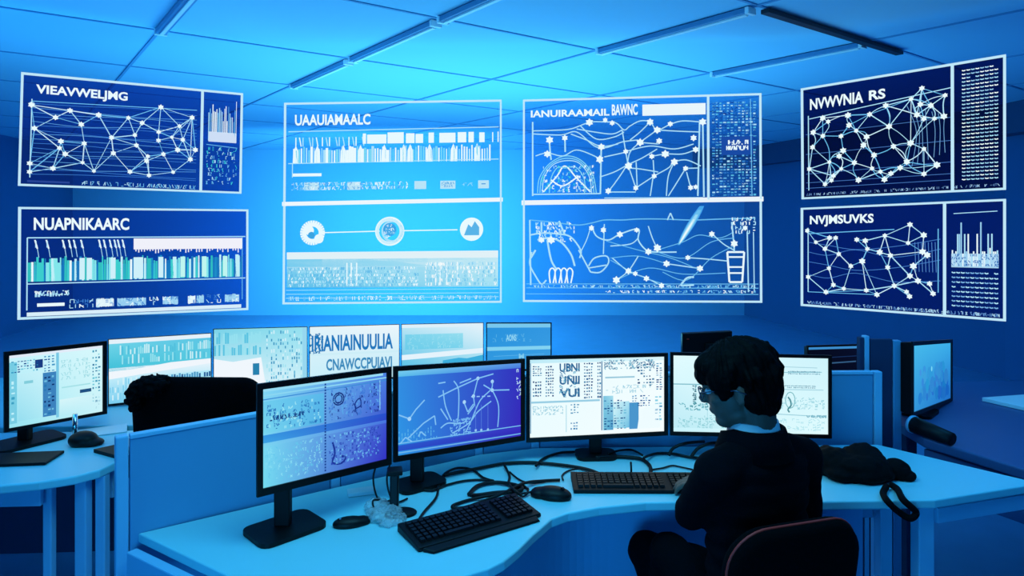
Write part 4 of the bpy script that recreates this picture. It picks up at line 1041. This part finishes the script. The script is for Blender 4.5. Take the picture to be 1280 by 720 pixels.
S = spline([k2+Vector((.01, 0, .015)), GR(1025, 574, DZ+.03), GR(1015, 572, DZ+.012), GR(1010, 568, DZ+.01), GR(1022, 564, DZ+.012), GR(1040, 566, DZ+.03)], 6)
obj('shoulder_strap', tube_bm(S, .009, 8), M_BAG, t, True)

# things on the left desk
g = GR(104, 556, DZ)
t = thing('device_stand', 'black lump-shaped foot with a chrome post under the far left monitor', 'stand', g)
lump('foot', [(g+Vector((0, 0, .02)), (.055, .045, .034), RZ(0)), (g+Vector((.03, 0, .01)), (.05, .04, .016), RZ(0))], DZ, M_BLACK, None, None, parent=t)
obj('post', tube_bm([g+Vector((-.045, .02, .002)), g+Vector((-.045, .02, .115))], .009, 12), M_CHROME, t, True)
g = GR(40, 577, DZ)
bm = bmesh.new(); add_box(bm, g+Vector((-.14, .0, .006)), (.42, .13, .01), .12); bevel(bm, .003)
o = obj('black_folder', bm, M_BLACK); tag(o, 'flat black folder on the white desk in front of the far left monitor', 'folder')
bm = bmesh.new(); a = GR(117, 566, DZ); b = GR(149, 574, DZ); c_ = GR(150, 560, DZ)
vs = [Vector((a.x, a.y, 0)), Vector((b.x-.01, b.y+.0, 0)), Vector((c_.x-.02, c_.y, 0)), Vector((a.x+.06, a.y+.06, 0))]
add_prism(bm, [(v.x, v.y) for v in vs], DZ+.001, DZ+.014); o = obj('notebook', bm, M_BLACK); tag(o, 'black notebook at the rounded corner of the left desk, touching the divider', 'notebook')
g = GR(115, 545, DZ)
bm = bmesh.new(); add_box(bm, g+Vector((.0, .05, .003)), (.2, .12, .004), .5); o = obj('paper_sheet', bm, M_PAPER); tag(o, 'loose white sheet lying behind the chrome post on the left desk', 'paper')

# right desk items
t = thing('poster_tube', 'dark thick tube with a pale curved rim on the front of the dark desk', 'tube', (1.72, 2.85, DZ))
a = GR(1143, 531, DZ+.036); b = GR(1190, 549, DZ+.028)
obj('tube_body', tube_bm([a, a.lerp(b, .5), b], 0, 20, taper=[.034, .03, .025]), M_BLACK, t, True)
obj('rim', tube_bm([a+(a-b).normalized()*.001, a+(a-b).normalized()*.012], 0.0365, 20), M_METAL, t, True)
g = GR(1262, 507, DZ)
bm = bmesh.new(); add_prism(bm, [(2.28, 3.3), (2.42, 3.02), (3.0, 3.1), (2.8, 3.42)], DZ+.001, DZ+.02); bevel(bm, .003); o = obj('paper_tray', bm, M_PAPER); tag(o, 'pale flat tray on the dark desk at the right edge', 'tray')
bm = bmesh.new(); add_box(bm, (2.62, 3.12, DZ+.029), (.2, .12, .016), .3); bevel(bm, .003); o = obj('black_box', bm, M_BLACK); tag(o, 'small flat black box on the pale tray', 'box')

# ------------------------------------------------------------------ chairs
def chair(label, seat_c, ang, back_w, back_z0, back_z1, rim, lean=.06, arms=False, corner=.08):
    """faces +Y turned by ang"""
    c = Vector((*seat_c, 0)); R = Matrix.Rotation(ang, 3, 'Z')
    t = thing('office_chair', label, 'chair', c, None)
    def at(x, y, z): return c+R@Vector((x, y, z))
    # seat
    bm = bmesh.new(); add_box(bm, (0, 0, .43), (.46, .46, .07)); bevel(bm, .03, 3)
    for v in bm.verts:
        v.co.z -= .02*max(0, v.co.y)/.2*.5; v.co = at(*v.co)
    obj('seat', bm, M_FABRIC, t, True)
    # backrest: rounded outline, curved around the sitter
    def outline(w, z0, z1, rr, n=8):
        pts = []
        for cx, cz, a0 in ((w/2-rr, z1-rr, 0), (-w/2+rr, z1-rr, 90), (-w/2+rr*.8, z0+rr*.8, 180), (w/2-rr*.8, z0+rr*.8, 270)):
            r2 = rr if a0 < 180 else rr*.8
            for k in range(n+1):
                a = math.radians(a0+90*k/n); pts.append((cx+r2*math.cos(a), cz+r2*math.sin(a)))
        return pts
    def curve(x, z, off):
        y = -.23-lean*(z-.6)/.4+.5*x*x+off
        return at(x, y, z)
    o = outline(back_w, back_z0, back_z1, corner); cz = (back_z0+back_z1)/2
    bm = bmesh.new(); rings = []
    for off, sc in ((-.03, .9), (-.026, .97), (-.012, 1), (.012, 1), (.026, .97), (.03, .9)):
        rings.append([bm.verts.new(curve(x*sc, cz+(z-cz)*sc, off)) for x, z in o])
    N = len(o)
    for a, b in zip(rings, rings[1:]):
        for k in range(N): bm.faces.new((a[k], a[(k+1) % N], b[(k+1) % N], b[k]))
    for rg, off in ((rings[0], -.03), (rings[-1], .03)):
        prev = rg
        for sc in (.7, .45, .2):
            nx = [bm.verts.new(curve(x*sc, cz+(z-cz)*sc, off*1.05)) for x, z in o]
            for k in range(N): bm.faces.new((prev[k], prev[(k+1) % N], nx[(k+1) % N], nx[k]))
            prev = nx
        bm.faces.new(prev)
    bmesh.ops.recalc_face_normals(bm, faces=bm.faces)
    bk = obj('backrest', bm, M_FABRIC, t, True)
    if rim:
        pts = [curve(x*1.005, cz+(z-cz)*1.005, -.004) for x, z in o]
        obj('piping', tube_bm(pts, .0035, 8, closed=True), M_RIM, t, True)
    # spine, column, base
    bm = bmesh.new(); add_beam(bm, at(0, -.27, back_z0+.1), at(0, -.25, .36), .06, .02); bevel(bm, .003); obj('back_bracket', bm, M_BLACK, t)
    bm = bmesh.new(); add_beam(bm, at(0, -.26, .37), at(0, .05, .37), .06, .03); bevel(bm, .003); obj('seat_bracket', bm, M_BLACK, t)
    obj('gas_lift', tube_bm([at(0, 0, .1), at(0, 0, .38)], .025, 14), M_CHROME, t, True)
    for k in range(5):
        a = math.radians(72*k+18); e = at(.28*math.cos(a), .28*math.sin(a), .085); s = at(.02*math.cos(a), .02*math.sin(a), .12)
        bm = bmesh.new(); add_beam(bm, s, e, .045, .025); bevel(bm, .004); lg = obj('leg', bm, M_BLACK, t)
        w = at(.28*math.cos(a), .28*math.sin(a), .032); ax = R@Vector((-math.sin(a), math.cos(a), 0))
        cw = link('caster', mesh_from_bm('caster', tube_bm([w-ax*.02, w+ax*.02], .031, 14), True), M_BLACK, t)
        wm = cw.matrix_world.copy(); cw.parent = lg; cw.matrix_parent_inverse = lg.matrix_parent_inverse.copy() if False else Matrix.Identity(4)
        cw.matrix_parent_inverse = Matrix.Translation(-Vector(t.location)) @ Matrix.Identity(4)
        lg_world = Matrix.Identity(4)
        cw.matrix_parent_inverse = Matrix.Identity(4)
    if arms:
        for s in (-1, 1):
            S = spline([at(s*.25, -.15, .42), at(s*.28, -.13, .55), at(s*.28, -.05, .64), at(s*.28, .12, .65)], 6)
            obj('armrest', tube_bm(S, .016, 10), M_BLACK, t, True)
    return t
CH_ANG = math.atan2(.29, .957)
chair('dark office chair with reddish brown piping that the person sits on', (.70-.285*.29+.0, 1.665+.285*.957-.03), CH_ANG, .37, .5, .905, True, corner=.1)
chair('empty black office chair standing behind the left end of the front divider', (-1.2, 2.845), -.03, .50, .52, 1.035, False, corner=.07, lean=.04)
# dark garment bunched on the top corner of the empty chair
gp = PX(184, 483, 2.52)
def fluff(p, n): return p+n*(noise.noise(p*60)*.014+noise.noise(p*22)*.008)
lump('fuzzy_bundle', [(gp+Vector((0, .03, -.005)), (.062, .05, .04), RZ(0)), (gp+Vector((-.055, .02, -.045)), (.03, .04, .06), RZ(0)), (gp+Vector((.03, .03, .0)), (.035, .045, .032), RZ(0))], -1, M_HAIR,
     'dark fuzzy bundle on the upper left corner of the empty black chair', 'bundle', .004, disp=fluff, iters=2)

# ------------------------------------------------------------------ the seated person
fT = Vector((-.5, .866, 0)); rT = Vector((.866, .5, 0)); UP = Vector((0, 0, 1))
MT = Matrix((rT, fT, UP)).transposed()      # columns: right, forward, up
BC = Vector((.69, 1.905, 0))
def B(x, y, z): return BC+rT*x+fT*y+UP*z
person = thing('person', 'person in dark suit and white collar, seated at the curved desk, back turned', 'person', (BC.x, BC.y, .46))
shL = Vector((.553, 1.83, .958)); shR = Vector((.84, 1.985, .95))
elL = Vector((.505, 1.915, .815)); elR = Vector((.878, 2.045, .765))
wrL = Vector((.60, 2.10, .835)); wrR = Vector((.65, 2.13, .80))
hipL = B(-.09, .0, .53); hipR = B(.09, .0, .53)
knL = Vector((.505, 2.17, .575)); knR = Vector((.455, 2.30, .52))
anL = Vector((.47, 2.22, .14)); anR = Vector((.60, 2.36, .12))
HC = Vector((.632, 1.905, 1.18))
yaw = math.atan2(.42, -.9)
HM = Matrix.Rotation(yaw, 3, 'Z') @ Matrix.Rotation(math.radians(16), 3, 'Y')
def HP(x, y, z): return HC+HM@Vector((x, y, z))
def hand(bm, wrist, direc, palm_n, side):
    """palm, four fingers and a thumb; side +1 puts the thumb on direc x palm_n"""
    d = direc.normalized(); n = palm_n.normalized(); s = d.cross(n).normalized()*side
    M = Matrix((s, d, n)).transposed()
    add_cap(bm, wrist-d*.03, wrist+d*.015, .026, .024)
    add_ell(bm, wrist+d*.05, (.038, .045, .015), M)
    for k, (off, L) in enumerate(((.028, .068), (.009, .076), (-.01, .07), (-.028, .056))):
        b0 = wrist+d*.085+s*off; p1 = b0+d*L*.42-n*.008; p2 = p1+d*L*.3-n*.016; p3 = p2+d*L*.16-n*.018
        add_tube(bm, [wrist+d*.05+s*off*.8, b0, p1, p2, p3], 0, 10, taper=[.009, .0095, .0085, .008, .006])
        add_ell(bm, p3, (.006,)*3, sub=1)
    t0 = wrist+d*.03+s*.03; t1 = t0+s*.024+d*.028-n*.005; t2 = t1+d*.03+s*.004-n*.008
    add_tube(bm, [wrist+d*.02+s*.015, t0, t1, t2], 0, 10, taper=[.013, .0125, .0105, .008]); add_ell(bm, t2, (.008,)*3, sub=1)
bm = bmesh.new()
# torso core and limbs
for z, rx, ry in ((.52, .15, .1), (.62, .135, .09), (.72, .135, .09), (.82, .145, .095), (.92, .15, .095)): add_ell(bm, B(0, .0, z), (rx, ry, .09), MT)
add_cap(bm, B(0, .0, .96), HP(-.035, 0, -.06), .058, .05)
for a, b, c_ in ((shL, elL, wrL), (shR, elR, wrR)):
    add_cap(bm, a, b, .042, .034); add_cap(bm, b, c_, .034, .024)
hand(bm, wrL, Vector((.7, .65, -.12)), Vector((0, -.1, 1)), 1)
hand(bm, wrR, Vector((-.75, .55, .0)), Vector((0, -.1, 1)), 1)
for h_, k_, a_ in ((hipL, knL, anL), (hipR, knR, anR)):
    add_cap(bm, h_, k_, .07, .048); add_cap(bm, k_, a_, .046, .032)
    fd = Vector((-.35, .93, 0)); add_ell(bm, a_+fd*.07+Vector((0, 0, -.07)), (.042, .12, .035), Matrix((Vector((fd.y, -fd.x, 0)), fd, UP)).transposed()); add_cap(bm, a_, a_-Vector((0, 0, .06)), .034, .036)
# head
add_ell(bm, HP(-.012, 0, .028), (.094, .074, .088), HM)
add_ell(bm, HP(.03, 0, -.035), (.062, .058, .078), HM)
add_ell(bm, HP(.05, 0, -.088), (.038, .038, .026), HM)
add_ell(bm, HP(.02, 0, -.075), (.055, .053, .035), HM)
add_tube(bm, [HP(.088, 0, .012), HP(.1, 0, -.01), HP(.108, 0, -.026)], 0, 12, taper=[.007, .009, .012]); add_ell(bm, HP(.1, 0, -.028), (.014, .015, .009), HM, 2)
add_ell(bm, HP(.085, 0, -.054), (.013, .022, .005), HM, 2); add_ell(bm, HP(.082, 0, -.064), (.013, .02, .006), HM, 2)
for s in (-1, 1):
    add_ell(bm, HP(.078, s*.026, .018), (.016, .024, .007), HM, 2); add_ell(bm, HP(.05, s*.04, -.025), (.03, .016, .018), HM, 2)
    e = HP(-.012, s*.077, -.018); add_ell(bm, e, (.018, .008, .029), HM, 2); add_ell(bm, HP(-.008, s*.077, -.036), (.009, .007, .01), HM, 2)
me = remesh(bm, .005, 2)
link('body', me, M_SKIN, person)
for s in (-1, 1):
    bm = bmesh.new(); add_ell(bm, HP(.077, s*.029, -.0), (.011, .012, .009), HM, 2); obj('eye', bm, M_SHIRT, person, True)
# glasses
t = person
gl = bpy.data.objects.new('glasses', None)
bm = bmesh.new()
for s in (-1, 1):
    pts = [HP(.101-.004*math.cos(a)**2, s*.033+.024*math.cos(a), -.002+.018*math.sin(a)) for a in [2*math.pi*k/20 for k in range(20)]]
    add_tube(bm, pts, .0018, 6, closed=True)
    add_tube(bm, [HP(.097, s*.057, .004), HP(.06, s*.076, .006), HP(-.005, s*.088, .0), HP(-.03, s*.086, -.015)], .002, 6)
add_tube(bm, [HP(.102, -.009, .002), HP(.108, 0, .006), HP(.102, .009, .002)], .0018, 6)
bpy.data.objects.remove(gl)
obj('glasses', bm, mat('glasses_frame', (70, 80, 100), .25, metal=.5), person, True)
# hair
bm = bmesh.new()
add_ell(bm, HP(-.018, 0, .048), (.105, .09, .082), HM)
add_ell(bm, HP(-.055, 0, .0), (.066, .083, .085), HM)
add_ell(bm, HP(-.062, 0, -.055), (.04, .062, .045), HM)
add_ell(bm, HP(.05, 0, .066), (.052, .074, .04), HM)
add_ell(bm, HP(.07, .03, .045), (.034, .03, .03), HM); add_ell(bm, HP(.066, -.03, .042), (.034, .03, .03), HM)
for s in (-1, 1):
    add_ell(bm, HP(.02, s*.066, .03), (.048, .026, .048), HM); add_ell(bm, HP(-.045, s*.06, -.03), (.034, .028, .05), HM); add_ell(bm, HP(.03, s*.072, .0), (.018, .012, .03), HM)
for k in range(60):     # locks that break the outline
    th = random.uniform(0, 2*math.pi); ph = random.uniform(-.15, 1.3)
    p = (-.02+.1*math.cos(th)*math.cos(ph), .085*math.sin(th)*math.cos(ph), .045+.08*math.sin(ph))
    if p[0] > .06 and p[2] < .04: continue
    q_ = (p[0]*1.06+.004, p[1]*1.1, p[2]-.045)
    m_ = ((p[0]+q_[0])/2*1.06, (p[1]+q_[1])/2*1.08, (p[2]+q_[2])/2+.004)
    add_tube(bm, [HP(*p), HP(*m_), HP(*q_)], 0, 8, taper=[.012, .011, .004])
def hairy(p, n):
    l = HM.inverted() @ (p-HC); ang = math.atan2(l.y, l.x)
    return p+n*(noise.noise(Vector((ang*9, l.z*12, 3)))*.006+noise.noise(Vector((ang*22, l.z*20, 9)))*.003)
link('hair', remesh(bm, .0045, 2, hairy), M_HAIR, person)
# jacket
bm = bmesh.new()
for z, rx, ry in ((.50, .185, .125), (.56, .18, .12), (.62, .172, .114), (.68, .168, .11), (.74, .17, .11), (.80, .174, .11), (.86, .176, .112), (.91, .172, .11)):
    add_ell(bm, B(0, .005, z), (rx, ry, .07), MT)
add_ell(bm, B(0, -.01, .955), (.155, .092, .06), MT); add_ell(bm, B(0, -.012, .99), (.11, .072, .045), MT)
for s, sh in ((-1, shL), (1, shR)):
    add_cap(bm, B(s*.05, -.01, 1.0), sh+Vector((0, 0, .0)), .052, .06); add_ell(bm, sh, (.062, .062, .058))
for sh, el, wr_ in ((shL, elL, wrL), (shR, elR, wrR)):
    add_cap(bm, sh, el, .06, .05); add_cap(bm, el, wr_-(wr_-el).normalized()*.03, .05, .036)
def cloth(p, n):
    return p+n*(noise.noise(p*9)*.008+noise.noise(Vector((p.x*14, p.y*14, p.z*34)))*.004)
link('jacket', remesh(bm, .007, 5, cloth), M_SUIT, person)
# jacket collar and shirt collar: bands round the neck
NK = B(0, -.01, 0); tip = (HP(-.035, 0, -.06)-B(0, 0, .96)); 
def band(name, z0, z1, r0, r1, th, m, open_a=28, lift=.0):
    bm = bmesh.new(); n = 40; R = []
    cx = Vector((.676, 1.908, 0))
    for k in range(n+1):
        a = math.radians(90+open_a+(360-2*open_a)*k/n)
        d = rT*math.cos(a)+fT*math.sin(a); back = max(0, -math.sin(a))
        dz = lift*back-.03*max(0, math.sin(a))
        R.append([bm.verts.new(cx+d*r0+UP*(z0+dz)), bm.verts.new(cx+d*r1+UP*(z1+dz)), bm.verts.new(cx+d*(r1+th)+UP*(z1+dz-.002)), bm.verts.new(cx+d*(r0+th)+UP*(z0+dz))])
    for a, b in zip(R, R[1:]):
        for k in range(4): bm.faces.new((a[k], a[(k+1) % 4], b[(k+1) % 4], b[k]))
    bm.faces.new(R[0]); bm.faces.new(R[-1][::-1]); bmesh.ops.recalc_face_normals(bm, faces=bm.faces)
    return obj(name, bm, m, person, True)
band('shirt_collar', 1.02, 1.083, .073, .062, .006, M_SHIRT, 22, .0)
band('jacket_collar', .99, 1.064, .1, .075, .012, M_SUIT, 40, .0)
# trousers
bm = bmesh.new()
add_ell(bm, B(0, .0, .53), (.165, .12, .09), MT)
for h_, k_, a_ in ((hipL, knL, anL), (hipR, knR, anR)):
    add_cap(bm, h_, k_, .085, .064); add_cap(bm, k_, a_, .062, .048)
link('trousers', remesh(bm, .008, 4, cloth), M_TROUS, person)
for a_ in (anL, anR):
    fd = Vector((-.35, .93, 0)); M_ = Matrix((Vector((fd.y, -fd.x, 0)), fd, UP)).transposed()
    bm = bmesh.new(); add_ell(bm, Vector((a_.x, a_.y, .05))+fd*.075, (.05, .135, .045), M_); add_ell(bm, Vector((a_.x, a_.y, .06)), (.047, .055, .05), M_); me = remesh(bm, .006, 3)
    for v in me.vertices: v.co.z = max(.003, v.co.z)
    link('shoe', me, M_SHOE, person)

# ------------------------------------------------------------------ light
def area(name, loc, target, size, power, col, sy=None, spread=180):
    l = bpy.data.lights.new(name, 'AREA'); l.energy = power; l.color = col; l.size = size
    if sy: l.shape = 'RECTANGLE'; l.size_y = sy
    l.spread = math.radians(spread)
    o = bpy.data.objects.new(name, l); COL.objects.link(o); o.location = loc
    d = Vector(target)-Vector(loc); o.rotation_euler = d.to_track_quat('-Z', 'Y').to_euler()
    return o
CY = (.13, .66, .93); BL = (.025, .36, .84); DB = (.004, .14, .7)
area('ceiling_fill_centre', (-.35, 5.4, .9), (-.35, 5.4, 3), 3.4, 114, CY, 2.8)  # unseen fill added to brighten the middle of the ceiling
area('ceiling_fill_left', (-2.6, 3.6, .9), (-2.6, 3.3, 3), 1.6, 22, BL, 1.2, 140)  # added fill without a fixture, lifts the left ceiling
area('ceiling_fill_right', (2.6, 4.8, .9), (2.4, 3.6, 3), 1.8, 10, DB, 1.6)  # added fill without a fixture, lifts the right ceiling
area('wall_fill', (-1.8, 7.8, 1.2), (-1.9, 11.3, 1.2), 3.4, 122, CY, 1.4, 130)  # unseen fill added to brighten the back wall
area('rear_floor_fill', (-1.3, 8.2, 2.6), (-1.3, 8.6, 0), 3.6, 170, CY, 3.6)  # no fixture here: fill added so the far floor blends with the wall
area('ceiling_lamp_desk', (-.1, 1.7, 2.7), (0, 2.1, .75), 1.3, 39, CY, .8)
area('ceiling_lamp_right', (2.3, 2.2, 2.7), (2.2, 2.5, .0), 1.2, 17, BL, 1.0, 120)
area('ceiling_lamp_left', (-2.4, 1.9, 2.7), (-2.0, 2.5, .7), 1.2, 14, BL, 1.0, 120)
area('fill_behind', (-.7, -.8, 1.0), (.2, 2.3, .35), 1.0, 20, BL, .8, 110)  # fill added behind the camera to lift the divider and under-desk panel
w = bpy.data.worlds.new('World'); bpy.context.scene.world = w; w.use_nodes = True
bg = w.node_tree.nodes['Background']; bg.inputs[0].default_value = (.002, .09, .5, 1); bg.inputs[1].default_value = .08

# ------------------------------------------------------------------ camera
cd = bpy.data.cameras.new('Camera'); cam = bpy.data.objects.new('Camera', cd); COL.objects.link(cam)
cd.sensor_width = 36; cd.lens = 36*F/1280; cd.shift_y = -(360-HY)/1280; cd.clip_start = .05
cam.location = (0, 0, CH); cam.rotation_euler = (math.radians(90), 0, 0)
sc = bpy.context.scene; sc.camera = cam
sc.view_settings.view_transform = 'Standard'; sc.view_settings.look = 'None'
sc.view_settings.exposure = 0; sc.view_settings.gamma = 1; sc.view_settings.use_curve_mapping = False
